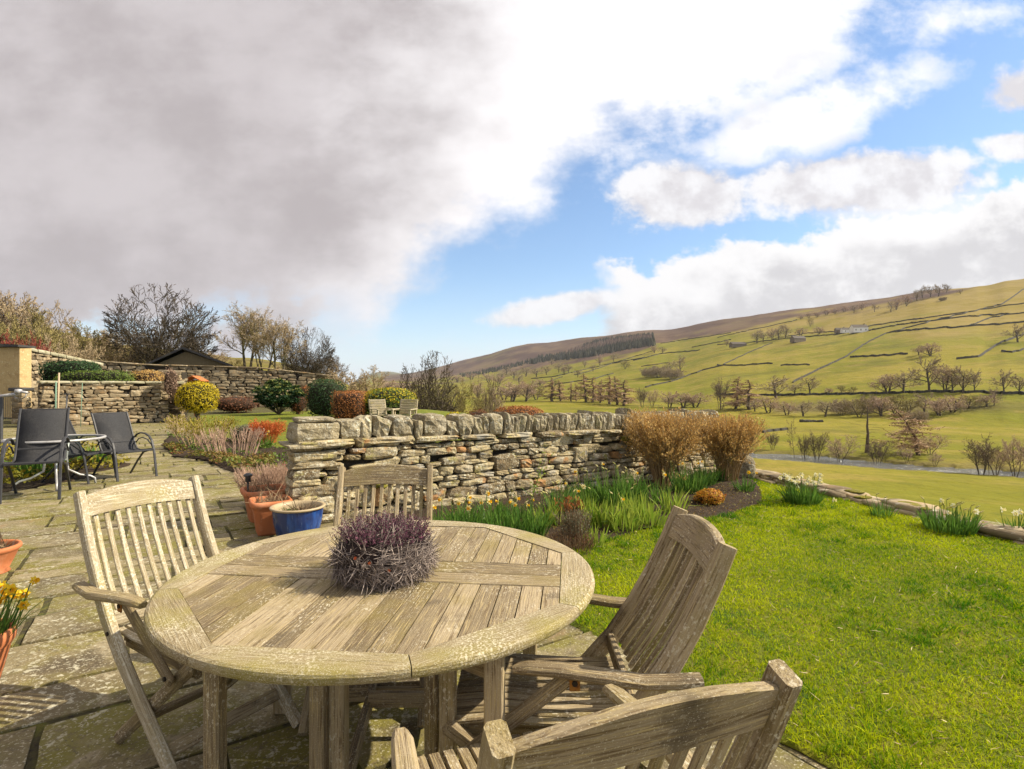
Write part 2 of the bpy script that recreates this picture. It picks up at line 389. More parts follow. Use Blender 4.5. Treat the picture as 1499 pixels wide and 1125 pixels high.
M['stone_far'] = PM('far_wall_stone', (.26, .195, .11), [((.10, .075, .045), 4, .52, .7), ((.46, .42, .32), 9, .58, .68, {'seed': 3}), ((.34, .21, .095), 2, .52, .7, {'seed': 8, 'strength': .7})],
    coord='gc', rnd=((.11, .08, .045), (.40, .32, .20), .9), rough=.95, bump=[(6, .03)])
M['joint'] = PM('wall_gap_shade', (.04, .032, .022), rough=1)  # near-black backing: the shade in the gaps between stones, set as colour
M['moss'] = PM('moss', (.18, .16, .02), [((.30, .25, .03), 14, .45, .65), ((.08, .09, .02), 30, .5, .7)], coord='pos', rough=1, bump=[(40, .02), (150, .008)])
M['flag'] = PM('flagstone', (.19, .152, .082), [
    ((.165, .145, .022), 1.6, .40, .58, {'seed': 2, 'strength': .95}), ((.095, .072, .04), 3, .52, .70, {'seed': 6}), ((.29, .24, .145), 4.5, .54, .70, {'seed': 12}),
    ((.33, .19, .10), 2.5, .62, .76, {'seed': 15, 'strength': .5}),
    ((.46, .43, .31), 26, .55, .61, {'seed': 3, 'mask': (3, .44, .62), 'strength': .9}), ((.44, .40, .28), 80, .57, .63, {'seed': 9, 'strength': .8}), ((.13, .10, .05), 36, .56, .64, {'seed': 29, 'strength': .7}),
    ((.09, .075, .045), 55, .58, .68, {'seed': 19, 'strength': .75})],
    coord='gc', rnd=((.115, .09, .042), (.28, .225, .115), .8), rough=.8, bump=[(5, .02), (26, .008), (120, .003)], spec=.35)
M['soil'] = PM('garden_soil', (.045, .028, .015), [((.085, .055, .028), 12, .5, .7), ((.022, .014, .008), 40, .5, .7, {'seed': 4}), ((.20, .14, .08), 70, .62, .7, {'seed': 9})], coord='pos', rough=1, bump=[(14, .05), (60, .025)])
M['joint_moss'] = PM('joint_moss_soil', (.07, .06, .025), [((.13, .125, .025), 6, .46, .62), ((.04, .032, .02), 20, .5, .7, {'seed': 4})], coord='pos', rough=1, bump=[(40, .02), (120, .01)])
M['lawn'] = PM('lawn_turf', (.13, .16, .008), [((.20, .20, .010), 2.2, .45, .65), ((.06, .11, .006), 5, .52, .70, {'seed': 5}), ((.17, .14, .03), 14, .55, .7, {'seed': 9}), ((.05, .04, .02), 30, .66, .76, {'seed': 2})], coord='pos', rough=1, bump=[(20, .03), (80, .015)])
M['terracotta'] = PM('terracotta', (.46, .155, .06), [((.56, .24, .12), 6, .5, .7), ((.30, .10, .045), 9, .58, .74, {'seed': 5}), ((.60, .40, .28), 18, .62, .72, {'seed': 8, 'strength': .6})], rough=.75, bump=[(40, .002)])
M['blue_glaze'] = PM('blue_glaze', (.010, .030, .13), [((.018, .075, .28), 5, .48, .70, {'stretch': (3, 3, .6)}), ((.008, .02, .07), 7, .55, .74, {'seed': 5}), ((.22, .33, .52), 11, .62, .76, {'seed': 8, 'stretch': (3, 3, .4), 'strength': .6})], rough=.18, spec=.6, bump=[(7, .003)])
M['glaze_rim'] = PM('tan_glaze_rim', (.42, .33, .20), [((.28, .20, .11), 10, .5, .7)], rough=.4)
M['dark_metal'] = PM('dark_grey_metal', (.055, .055, .058), [((.10, .10, .105), 20, .55, .7)], rough=.42, spec=.5)
M['light_metal'] = PM('pale_metal', (.45, .44, .43), [((.30, .29, .28), 9, .5, .7)], rough=.4, metal=.3)
M['brass'] = PM('rusty_hinge', (.36, .17, .04), [((.16, .06, .02), 40, .5, .65)], rough=.5, metal=.5)
M['bolt'] = PM('dark_bolt', (.04, .035, .03), rough=.5, metal=.6)
# ------------------------------------------------------------------ terrain: one sheet from the garden's edge to the far hills
def zcol(Y, z): return (Y, CY+(EYE-z)/Y*FP)
COLS = {
 -600: [zcol(1, -.6), zcol(36, -.4), (60, 520), (110, 450), (200, 420), (400, 430), (9000, 640)],
 0:   [zcol(1, -.6), zcol(36, -.4), (60, 534), (110, 490), (160, 470), (240, 462), (500, 480), (9000, 640)],
 100: [zcol(1, -.6), zcol(36, -.4), (60, 545), (110, 508), (170, 493), (240, 488), (500, 505), (9000, 640)],
 200: [zcol(1, -.6), zcol(36, -.4), (60, 549), (110, 524), (170, 510), (260, 506), (500, 520), (9000, 640)],
 300: [zcol(1, -.6), zcol(36, -.4), (60, 553), (110, 534), (180, 519), (260, 515), (500, 525), (9000, 640)],
 400: [zcol(1, -.6), zcol(36, -.4), (60, 559), (120, 541), (200, 531), (280, 528), (600, 540), (9000, 640)],
 460: [zcol(1, -.6), zcol(36, -.5), (60, 566), (120, 552), (220, 543), (300, 541), (800, 556), (9000, 640)],
 510: [zcol(1, -.6), zcol(33, -.5), zcol(60, -2.5), (120, 570), (220, 562), (320, 557), (800, 563), (2500, 560), (6000, 545), (9000, 640)],
 560: [zcol(1, -.6), zcol(31, -.6), zcol(50, -3.5), zcol(110, -8), zcol(250, -11), (700, 576), (1500, 563), (3000, 556), (6000, 537), (9000, 640)],
 600: [zcol(1, -.6), zcol(30, -.6), zcol(50, -4.5), zcol(110, -10), zcol(300, -11.8), (750, 575.5), (1300, 566), (2200, 559), (3500, 553), (6000, 539), (9000, 640)],
 650: [zcol(1, -.6), zcol(27, -.6), zcol(45, -5), zcol(100, -11), zcol(300, -12), (650, 579), (1000, 570), (1600, 561), (2400, 551), (3000, 541), (3700, 531), (9000, 640)],
 700: [zcol(1, -.6), zcol(24, -.6), zcol(45, -6), zcol(100, -11.5), zcol(300, -12), (560, 582), (800, 573), (1200, 563), (1800, 551), (2500, 536), (3000, 526), (3500, 517), (9000, 640)],
 775: [zcol(1, -.6), zcol(20, -.6), zcol(40, -6), zcol(90, -11.5), zcol(300, -12), (500, 585), (650, 575), (950, 562), (1400, 547), (2000, 527), (2500, 509), (2900, 492), (9000, 640)],
 850: [zcol(1, -.6), zcol(17, -.6), zcol(35, -6), zcol(80, -11.2), zcol(300, -12), (420, 588), (540, 576), (760, 558), (1150, 539), (1600, 521), (2100, 502), (2450, 488), (9000, 640)],
 930: [zcol(1, -.6), zcol(14, -.6), zcol(30, -5), zcol(80, -11), zcol(300, -12), (400, 590), (480, 577), (640, 557), (900, 537), (1300, 511), (1700, 492), (2050, 478), (9000, 640)],
 1050: [zcol(1, -.6), zcol(10.2, -.6), zcol(20, -3.5), zcol(75, -10.6), zcol(130, -12), zcol(300, -12), (340, 590), (390, 575), (540, 545), (740, 521), (1000, 500), (1300, 480), (1600, 463), (9000, 640)],
 1150: [zcol(1, -.6), zcol(8.6, -.6), zcol(14, -2.6), zcol(40, -6.8), zcol(90, -11.2), zcol(130, -12), zcol(255, -12), (300, 586), (340, 575), (450, 547), (620, 517), (830, 492), (1050, 472), (1400, 449), (9000, 640)],
 1250: [zcol(1, -.6), zcol(7.3, -.6), zcol(12, -2.4), zcol(40, -6.6), zcol(85, -11.2), zcol(120, -12), zcol(235, -12), (275, 584), (300, 576), (390, 550), (520, 518), (640, 497), (760, 480), (980, 458), (1250, 437), (9000, 640)],
 1350: [zcol(1, -.6), zcol(6.3, -.6), zcol(11, -2.4), zcol(40, -6.8), zcol(80, -11.2), zcol(110, -12), zcol(215, -12), (250, 583), (272, 575), (360, 545), (470, 510), (600, 480), (760, 455), (950, 433), (1100, 421), (9000, 640)],
 1499: [zcol(1, -.6), zcol(5.4, -.6), zcol(10, -2.4), zcol(38, -7.2), zcol(76, -11.4), zcol(100, -12), zcol(190, -12), (225, 585), (245, 576), (330, 541), (450, 501), (600, 466), (740, 438), (900, 404), (9000, 640)],
 1800: [zcol(1, -.6), zcol(4.6, -.6), zcol(9, -2.4), zcol(35, -7.4), zcol(72, -11.4), zcol(100, -12), zcol(170, -12), (200, 580), (300, 520), (450, 460), (600, 420), (800, 370), (9000, 640)],
 2200: [zcol(1, -.6), zcol(4.2, -.6), zcol(8, -2.4), zcol(33, -7.4), zcol(72, -11.4), zcol(100, -12), zcol(150, -12), (190, 575), (300, 500), (450, 430), (600, 380), (800, 330), (9000, 640)]}
NYt = 520; LY = np.linspace(0, math.log(9000), NYt)
PXg = np.concatenate([np.arange(-600, -40, 14), np.arange(-40, 1560, 3.5), np.arange(1560, 2201, 14)])
def build_table():
    ks = sorted(COLS); A = np.array([np.interp(LY, np.log([p[0] for p in COLS[k]]), [p[1] for p in COLS[k]]) for k in ks])
    T = np.array([np.interp(PXg, ks, A[:, j]) for j in range(NYt)])     # rows: Y, cols: px
    k = np.exp(-.5*(np.arange(-4, 5)/2.0)**2); k /= k.sum()
    far = (np.exp(LY) > 30)[:, None]
    Ts = np.apply_along_axis(lambda q: np.convolve(np.pad(q, 4, 'edge'), k, 'valid'), 0, T)
    k2 = np.exp(-.5*(np.arange(-24, 25)/10.0)**2); k2 /= k2.sum()
    Ts = np.apply_along_axis(lambda q: np.convolve(np.pad(q, 24, 'edge'), k2, 'valid'), 1, Ts)
    return np.where(far, Ts, T)
TY = build_table()
YG = np.exp(LY)
TX = (PXg[None, :]-CX)/FP*YG[:, None]; TZ = EYE-(TY-CY)/FP*YG[:, None]
def vnoise(x, y, seed=0):
    "cheap smooth value noise on arrays"
    xi = np.floor(x).astype(int); yi = np.floor(y).astype(int); xf = x-xi; yf = y-yi
    xf = xf*xf*(3-2*xf); yf = yf*yf*(3-2*yf)
    def h(a, b):
        n = (a*374761393+b*668265263+seed*1442695) & 0x7fffffff
        n = (n ^ (n >> 13))*1274126177 & 0x7fffffff
        return ((n ^ (n >> 16)) & 0xffff)/65535.0
    return (h(xi, yi)*(1-xf)+h(xi+1, yi)*xf)*(1-yf)+(h(xi, yi+1)*(1-xf)+h(xi+1, yi+1)*xf)*yf
def fbm(x, y, o=4, seed=0): return sum(vnoise(x*2**i, y*2**i, seed+i)/2**i for i in range(o))/sum(.5**i for i in range(o))
YB = np.broadcast_to(YG[:, None], TX.shape)
amp = np.clip((YB-12)/60, 0, 1)*np.where(TZ < -11, .12, np.clip(YB*.010, .2, 12.0))
TZ = TZ + (fbm(TX/np.clip(YB*.10, 8, 160), YB/np.clip(YB*.10, 8, 160), 4, 3)-.5)*amp
# river: a strip with a low bank on each side
ZR = -12.55
RIV_F = [(900, 652), (1020, 658), (1113, 664.5), (1165, 666.5), (1218, 670.5), (1299, 679), (1394, 685.5), (1499, 692), (1700, 703), (2000, 716)]
RIV_N = [(900, 660), (1020, 666), (1114, 672), (1165, 675.5), (1230, 681.5), (1310, 687.5), (1409, 693.5), (1499, 699.5), (1700, 711), (2000, 725)]
def yline(pts): return np.array([p[0] for p in pts]), np.array([(EYE-ZR)*FP/(p[1]-CY) for p in pts])
fx, fy = yline(RIV_F); nx, ny = yline(RIV_N)
RF = np.interp(PXg, fx, fy); RN = np.interp(PXg, nx, ny)
wob = (fbm(PXg/18.0, PXg*0+3, 3, 9)-.5)*2.2; RF = RF+wob; RN = RN-wob*.6
inR = (PXg > 905)[None, :]
dr = np.minimum(YB-RN[None, :], RF[None, :]-YB)
near_side = (YB < (RN+RF)[None, :]/2); bw = np.where(near_side, 9.0, 4.5); bz = np.where(near_side, ZR+.12, -11.75); bk = np.clip(-dr/bw, 0, 1)
TZ = np.where(inR & (dr > -bw), np.where(dr > 0, ZR-.5, np.where(near_side, TZ*bk+np.minimum(TZ, bz)*(1-bk), TZ*bk+(ZR+.1)*(1-bk))), TZ)
def zt(px, Y):
    j = np.interp(px, PXg, np.arange(len(PXg))); i = np.interp(math.log(max(Y, 1.01)), LY, np.arange(NYt))
    i0 = min(int(i), NYt-2); j0 = min(int(j), len(PXg)-2); a, b = i-i0, j-j0
    return (TZ[i0, j0]*(1-b)+TZ[i0, j0+1]*b)*(1-a)+(TZ[i0+1, j0]*(1-b)+TZ[i0+1, j0+1]*b)*a
def T(px, py, y0=20.0):
    "where the line of sight through a point of the photograph first meets the terrain"
    j = int(round(np.interp(px, PXg, np.arange(len(PXg))))); yy = CY+(EYE-TZ[:, j])/YG*FP
    k = np.where((YG > y0) & (yy <= py))[0]
    if len(k) == 0: k0 = np.argmin(np.where(YG > y0, yy, 1e9))
    else: k0 = k[0]
    Y = YG[k0]
    return np.array(((px-CX)/FP*Y, Y, zt(px, Y)))
def on_terrain(px, Y): return np.array(((px-CX)/FP*Y, Y, zt(px, Y)))

def build_terrain():
    ny, nxx = TX.shape
    V = np.stack([TX, YB, TZ], -1).reshape(-1, 3)
    i = np.arange(ny-1)[:, None]*nxx; j = np.arange(nxx-1)[None]
    F = np.stack([i+j, i+j+1, i+nxx+j+1, i+nxx+j], -1).reshape(-1, 4)
    mb = MB(); mb.add(V, [F], 0.0)
    o = mb.build('terrain', None, None, True); structure(o)
    # land cover
    pxm = np.broadcast_to(PXg[None, :], TX.shape); ypx = CY+(EYE-TZ)/YB*FP
    bx = [600, 640, 700, 775, 850, 930, 960, 1050, 1150, 1250, 1350, 1400, 1450, 1499, 1800]
    by = [566, 560, 552, 540, 531, 521, 509, 489, 471, 457, 439, 426, 408, 392, 340]
    yb = np.interp(pxm, bx, by); nz = fbm(TX/90.0, YB/90.0, 4, 5)-.5
    moor = np.clip((yb-ypx+nz*34)/7, 0, 1)*(YB > 500)*(pxm > 560)
    rough = np.clip(.85-np.abs(ypx-597)/14+nz*1.2, 0, 1)*(pxm > 1130)*(YB > 170)*np.clip((YB-195+ (1499-pxm)*-.0)/30, 0, 1)
    left = np.clip((500-pxm)/40, 0, 1)*(YB > 38)*np.clip(.35+nz*2.6, 0, 1)
    upper = np.clip((505-ypx)/40+nz*2.2, 0, .8)*(pxm > 640)*(YB > 380)    # drier upper pasture
    bank = np.clip(1-np.abs(dr+1.0)/2.2, 0, 1)*inR
    nb = np.clip((YB-RF[None, :])/1.5, 0, 1)*np.clip(1-(YB-RF[None, :])/9, 0, 1)*inR*np.clip(fbm(TX/5, YB/5, 3, 2)*2-.6, 0, 1)
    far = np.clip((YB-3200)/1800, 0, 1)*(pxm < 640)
    me = o.data
    a = me.color_attributes.new('cover', 'FLOAT_COLOR', 'POINT')
    a.data.foreach_set('color', np.stack([moor, np.clip(rough+left+bank*.9+nb*.6, 0, 1), upper, far], -1).astype(np.float32).ravel())
    m = bpy.data.materials.new('terrain'); m.use_nodes = True; m.node_tree.nodes.clear(); t = NT(m.node_tree)
    pos = t.n('ShaderNodeNewGeometry').outputs['Position']
    at = t.n('ShaderNodeAttribute', attribute_name='cover'); sp = t.n('ShaderNodeSeparateColor', {0: at.outputs['Color']})
    ns = lambda s_, d=5, q=0: t.noise(t.vm('ADD', pos, (q, q*2, 0)), s_, d, .6)
    g = t.mix(t.ss(ns(.012, 4), .40, .62), (.165, .155, .016), (.245, .20, .033))
    vor = t.n('ShaderNodeTexVoronoi', {'Vector': pos, 'Scale': .006}); g = t.mix(t.m('MULTIPLY', t.xyz(vor.outputs['Color'])[0], .45), g, (.15, .165, .018))
    g = t.mix(t.m('MULTIPLY', t.ss(ns(.05, 6, 40), .50, .66), .75), g, (.26, .20, .05)); g = t.mix(t.m('MULTIPLY', t.ss(t.noise(t.vm('MULTIPLY', pos, (.4, 1, 1)), .03, 6, .65), .52, .68), .6), g, (.10, .095, .022))
    g = t.mix(t.m('MULTIPLY', t.ss(ns(.35, 6, 9), .5, .72), .5), g, (.095, .115, .018))
    g = t.mix(t.m('MULTIPLY', t.ss(ns(3.0, 5, 19), .52, .72), .55), g, (.085, .095, .018))
    g = t.mix(t.m('MULTIPLY', t.ss(ns(.9, 3, 29), .62, .74), .6), g, (.07, .075, .02))
    br = t.mix(t.ss(ns(.08, 6, 3), .4, .65), (.105, .085, .035), (.19, .155, .055)); br = t.mix(t.m('MULTIPLY', t.ss(ns(1.3, 5, 8), .5, .7), .6), br, (.06, .05, .025))
    mo = t.mix(t.ss(t.noise(t.vm('MULTIPLY', pos, (1, .4, 2.0)), .009, 6, .62), .38, .64), (.088, .056, .044), (.16, .11, .07))
    mo = t.mix(t.m('MULTIPLY', t.ss(ns(.004, 5, 77), .54, .70), .6), mo, (.17, .15, .05))
    up = t.mix(t.ss(ns(.02, 5, 13), .4, .6), (.23, .17, .04), (.27, .20, .07))
    col = t.mix(sp.outputs[2], g, up); col = t.mix(sp.outputs[1], col, br); col = t.mix(sp.outputs[0], col, mo)
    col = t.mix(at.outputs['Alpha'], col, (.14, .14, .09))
    hgt = t.m('ADD', t.m('MULTIPLY', ns(.05, 6), 3.0), t.m('ADD', t.m('MULTIPLY', ns(.6, 5), .35), t.m('MULTIPLY', ns(4.0, 4), .06)))
    b = t.n('ShaderNodeBump', {'Height': hgt, 'Strength': .8, 'Distance': 1.0})
    bs = t.n('ShaderNodeBsdfPrincipled', {'Base Color': col, 'Roughness': 1.0, 'Specular IOR Level': .05, 'Normal': b.outputs[0]})
    oo = t.n('ShaderNodeOutputMaterial'); t.l.new(bs.outputs[0], oo.inputs[0]); me.materials.append(m)
build_terrain()

def build_river():
    mb = MB(); ks = np.arange(900, 2000, 8.0); V = []
    for k in ks:
        a, b = np.interp(k, PXg, RN), np.interp(k, PXg, RF)
        for Y in (a-2.5, b+2.5): V.append(((k-CX)/FP*Y, Y, ZR))
    n = len(ks); F = np.array([(2*i, 2*i+2, 2*i+3, 2*i+1) for i in range(n-1)])
    mb.add(V, [F])
    m = PM('river_water', (.12, .125, .125), [((.22, .23, .24), .4, .5, .7, {'stretch': (.3, 1, 1)})], coord='pos', rough=.10, spec=.9, bump=[(1.2, .55, (1, 1.6, 1)), (5, .12)])
    structure(mb.build('river', m))
build_river()

# ------------------------------------------------------------------ garden: plateau, paving, lawn, beds
WA = np.array((-2.17, 5.77)); WB = np.array((3.46, 9.42)); WD = (WB-WA)/np.linalg.norm(WB-WA); WN = np.array((WD[1], -WD[0]))   # wall line, its direction and the side facing us
WL = np.linalg.norm(WB-WA)
def sheet(name, poly, z, mat, skirt=0.0):
    mb = MB(); n = len(poly)
    if skirt: mb.prism(poly, z-skirt, z, 0.5)
    else: mb.add([(x, y, z) for x, y in poly], [np.array([tuple(range(n))])], .5)
    return structure(mb.build(name, mat))
PLATEAU = [(-40, -8), (5.9, -8), (5.75, .8), (4.95, 5.2), (3.95, 9.2), (3.9, 10.2), (2.6, 14.5), (.9, 21), (-1.8, 28), (-5, 33), (-9, 37), (-40, 38)]
sheet('ground', PLATEAU, -.009, M['joint_moss'], 3.0)
def inside(poly, x, y):
    c = np.zeros(np.shape(x), bool); n = len(poly)
    for i in range(n):
        x0, y0 = poly[i]; x1, y1 = poly[(i+1) % n]
        c ^= ((y0 > y) != (y1 > y)) & (x < (x1-x0)*(y-y0)/((y1-y0) or 1e-9)+x0)
    return c
E0 = np.array((1.24, 2.06)); ED = np.array((-WD[1], WD[0]))            # edge between paving and lawn, square to the wall
e = lambda t: tuple(E0+ED*t)
LAWN = [e(-6), e(3.05), (.05, 4.72), (.6, 4.96), (1.02, 5.33), (1.74, 5.91), (2.37, 6.2), (3.04, 6.85), (3.35, 7.6), (3.72, 9.0), (4.62, 5.3), (5.35, .8), (5.5, -6)]
BED = [e(3.0), (.05, 4.70), (.6, 4.94), (1.02, 5.31), (1.74, 5.89), (2.37, 6.18), (3.04, 6.83), (3.37, 7.6), (3.74, 9.0), (3.75, 9.8), tuple(WB+WD*.2), tuple(WA+WD*.5), e(4.3)]
# planted beds on the left and the back lawn
LBED = [tuple(G(238, 652)[:2]), tuple(G(252, 668)[:2]), tuple(G(300, 676)[:2]), tuple(G(335, 688)[:2]), tuple(G(372, 702)[:2]), tuple(G(400, 712)[:2]), (-2.62, 6.7), (-2.3, 7.6), (-3.2, 10.4), (-5.0, 12.6), (-7.4, 14.6), tuple(G(246, 640)[:2])]
BACKLAWN = [(-3.25, 10.5), (-2.2, 7.2), tuple(WB+WD*.1-WN*.5), (3.7, 10.0), (2.5, 14.4), (.8, 21), (-1.9, 27.8), (-5, 32.6), (-9, 33), (-14.5, 26), (-11.5, 19.5), (-7.6, 14.9), (-5.1, 12.7)]
SIDEBED = [(-11.5, 5.2), (-6.9, 6.6), (-6.55, 8.6), (-6.9, 10.2), (-8.6, 11.6), (-13, 11.6)]
def grid_sheet(name, poly, z, mat, step, bump, seed, kind='structure'):
    xs = np.array([p[0] for p in poly]); ys = np.array([p[1] for p in poly])
    gx = np.arange(xs.min(), xs.max()+step, step); gy = np.arange(ys.min(), ys.max()+step, step)
    X, Y = np.meshgrid(gx, gy); IN = inside(poly, X, Y)
    Z = z+(fbm(X*1.1, Y*1.1, 4, seed)-.5)*bump*2
    n = X.shape[1]; ok = IN[:-1, :-1] | IN[1:, :-1] | IN[:-1, 1:] | IN[1:, 1:]
    ii, jj = np.where(ok); F = np.stack([ii*n+jj, ii*n+jj+1, (ii+1)*n+jj+1, (ii+1)*n+jj], -1)
    # pull the outermost vertices back onto the outline, so that the edge runs true
    used = np.zeros(X.shape, bool)
    for a, b in ((0, 0), (0, 1), (1, 0), (1, 1)): used[ii+a, jj+b] = True
    out = used & ~IN; px_, py_ = X[out], Y[out]; best = np.full(px_.shape, 1e9); bx, by = px_.copy(), py_.copy(); m_ = len(poly)
    for i in range(m_):
        x0, y0 = poly[i]; x1, y1 = poly[(i+1) % m_]; t_ = np.clip(((px_-x0)*(x1-x0)+(py_-y0)*(y1-y0))/((x1-x0)**2+(y1-y0)**2+1e-9), 0, 1)
        qx, qy = x0+t_*(x1-x0), y0+t_*(y1-y0); d_ = (qx-px_)**2+(qy-py_)**2; k_ = d_ < best; best[k_] = d_[k_]; bx[k_] = qx[k_]; by[k_] = qy[k_]
    wob_ = (fbm(bx*3.0, by*3.0, 3, 77)-.5)*.10; X[out] = bx+wob_; Y[out] = by+wob_; Z[out] -= .02
    mb = MB(); mb.add(np.stack([X, Y, Z], -1).reshape(-1, 3), [F], .5)
    o = mb.build(name, mat, None, True); o['kind'] = kind; return o
grid_sheet('lawn', LAWN, .018, M['lawn'], .07, .02, 4)
grid_sheet('garden_bed_soil', BED, .03, M['soil'], .06, .045, 6)
grid_sheet('planted_bed_soil', LBED, .04, M['soil'], .08, .05, 8)
grid_sheet('side_bed_soil', SIDEBED, .02, M['soil'], .1, .05, 9)
grid_sheet('back_lawn', BACKLAWN, .025, M['lawn'], .25, .03, 11)

def build_paving():
    mb = MB(); pit = {'f': 0}
    v = -9.0; org = np.array((-2.0, 2.0))
    AV = [LAWN, BED, LBED, BACKLAWN, SIDEBED]
    row = 0
    while v < 22:
        hgt = random.choice((.38, .46, .52, .60, .68)); u = -22.0+random.uniform(0, .8)
        while u < 8:
            L = random.choice((.42, .55, .7, .85, 1.05, 1.25))*random.uniform(.9, 1.1)
            c = org+WD*(u+L/2)+ED*(v+hgt/2)
            vis = c[1] > -3 and c[0] > -1.15*max(c[1], 1.0)-2.5 and c[1] < 24
            cs = [org+WD*(u+L*p)+ED*(v+hgt*q) for p in (0, 1) for q in (0, 1)]
            if vis and not any(all(inside(a, z_[0], z_[1]) for z_ in cs) for a in AV) and inside(PLATEAU, c[0], c[1]):
                gap = random.uniform(.014, .034); n = 3 if c[1] < 9 else 2
                pieces = [(u, v, L, hgt)]
                if random.random() < .22: q = random.uniform(.35, .65); pieces = [(u, v, L, hgt*q), (u, v+hgt*q, L, hgt*(1-q))]
                for (a, b, l, h) in pieces:
                    cc = org+WD*(a+l/2)+ED*(b+h/2); dz = random.uniform(-.010, .010)
                    Rm = np.stack([np.append(WD, 0), np.append(ED, 0), (0, 0, 1.0)], 1) @ rotz(random.gauss(0, .012))
                    add_stone(mb, (cc[0], cc[1], -.045+dz), (l-gap, h-gap, .095), Rm, 4 if c[1] < 7 else 3, 50.0, .010)
            u += L
        v += hgt; row += 1
    return structure(mb.build('paving', M['flag'], None, False))
build_paving()
# ------------------------------------------------------------------ dry stone walls
def rubble(mb, org, d, nrm, L, H, thick, hts, lens, n=3, jit=.08, batter=.05, big=.0, zoff=0.0, both=False):
    "irregular courses of stones on the face that looks along nrm"
    d = np.append(d, 0.0); nr = np.append(nrm, 0.0); z = 0.0; busy = []   # busy: (u0,u1,z1) spans of tall stones
    while z < H(0)+.3:
        h = random.uniform(*hts); u = -.02
        while u < L:
            l = random.uniform(*lens)*(1.25 if h > (hts[0]+hts[1])/2 else 1.0)
            if any(a < u+l*.5 < b and z < t-.01 for a, b, t in busy): u += .05; continue
            hh = h
            if random.random() < big: hh = h*random.uniform(1.7, 2.3); l *= 1.15; busy.append((u, u+l, z+hh))
            if z+hh*.7 < H(u) and u+l < L+.12:
                sl = batter*(1-z/max(H(u), .1)); dep = thick*random.uniform(.8, 1.25)
                for sgn in ((1, -1) if both else (1,)):
                    c = np.array((org[0], org[1], zoff))+d*(u+l/2)+nr*sgn*(sl+random.gauss(0, .012)-dep*.5+ (0 if sgn > 0 else 0))
                    if sgn < 0: c = c-nr*both
                    c[2] += z+hh/2
                    Rm = np.stack([d, -nr, (0, 0, 1.0)], 1) @ rotz(random.gauss(0, .07))
                    t = random.gauss(0, .05); Rm = Rm @ np.array([[math.cos(t), 0, math.sin(t)], [0, 1, 0], [-math.sin(t), 0, math.cos(t)]])
                    add_stone(mb, c, (l*.96, dep, hh*.94), Rm, n, random.choice((5, 7, 10)), jit)
            u += l
        z += h*.97

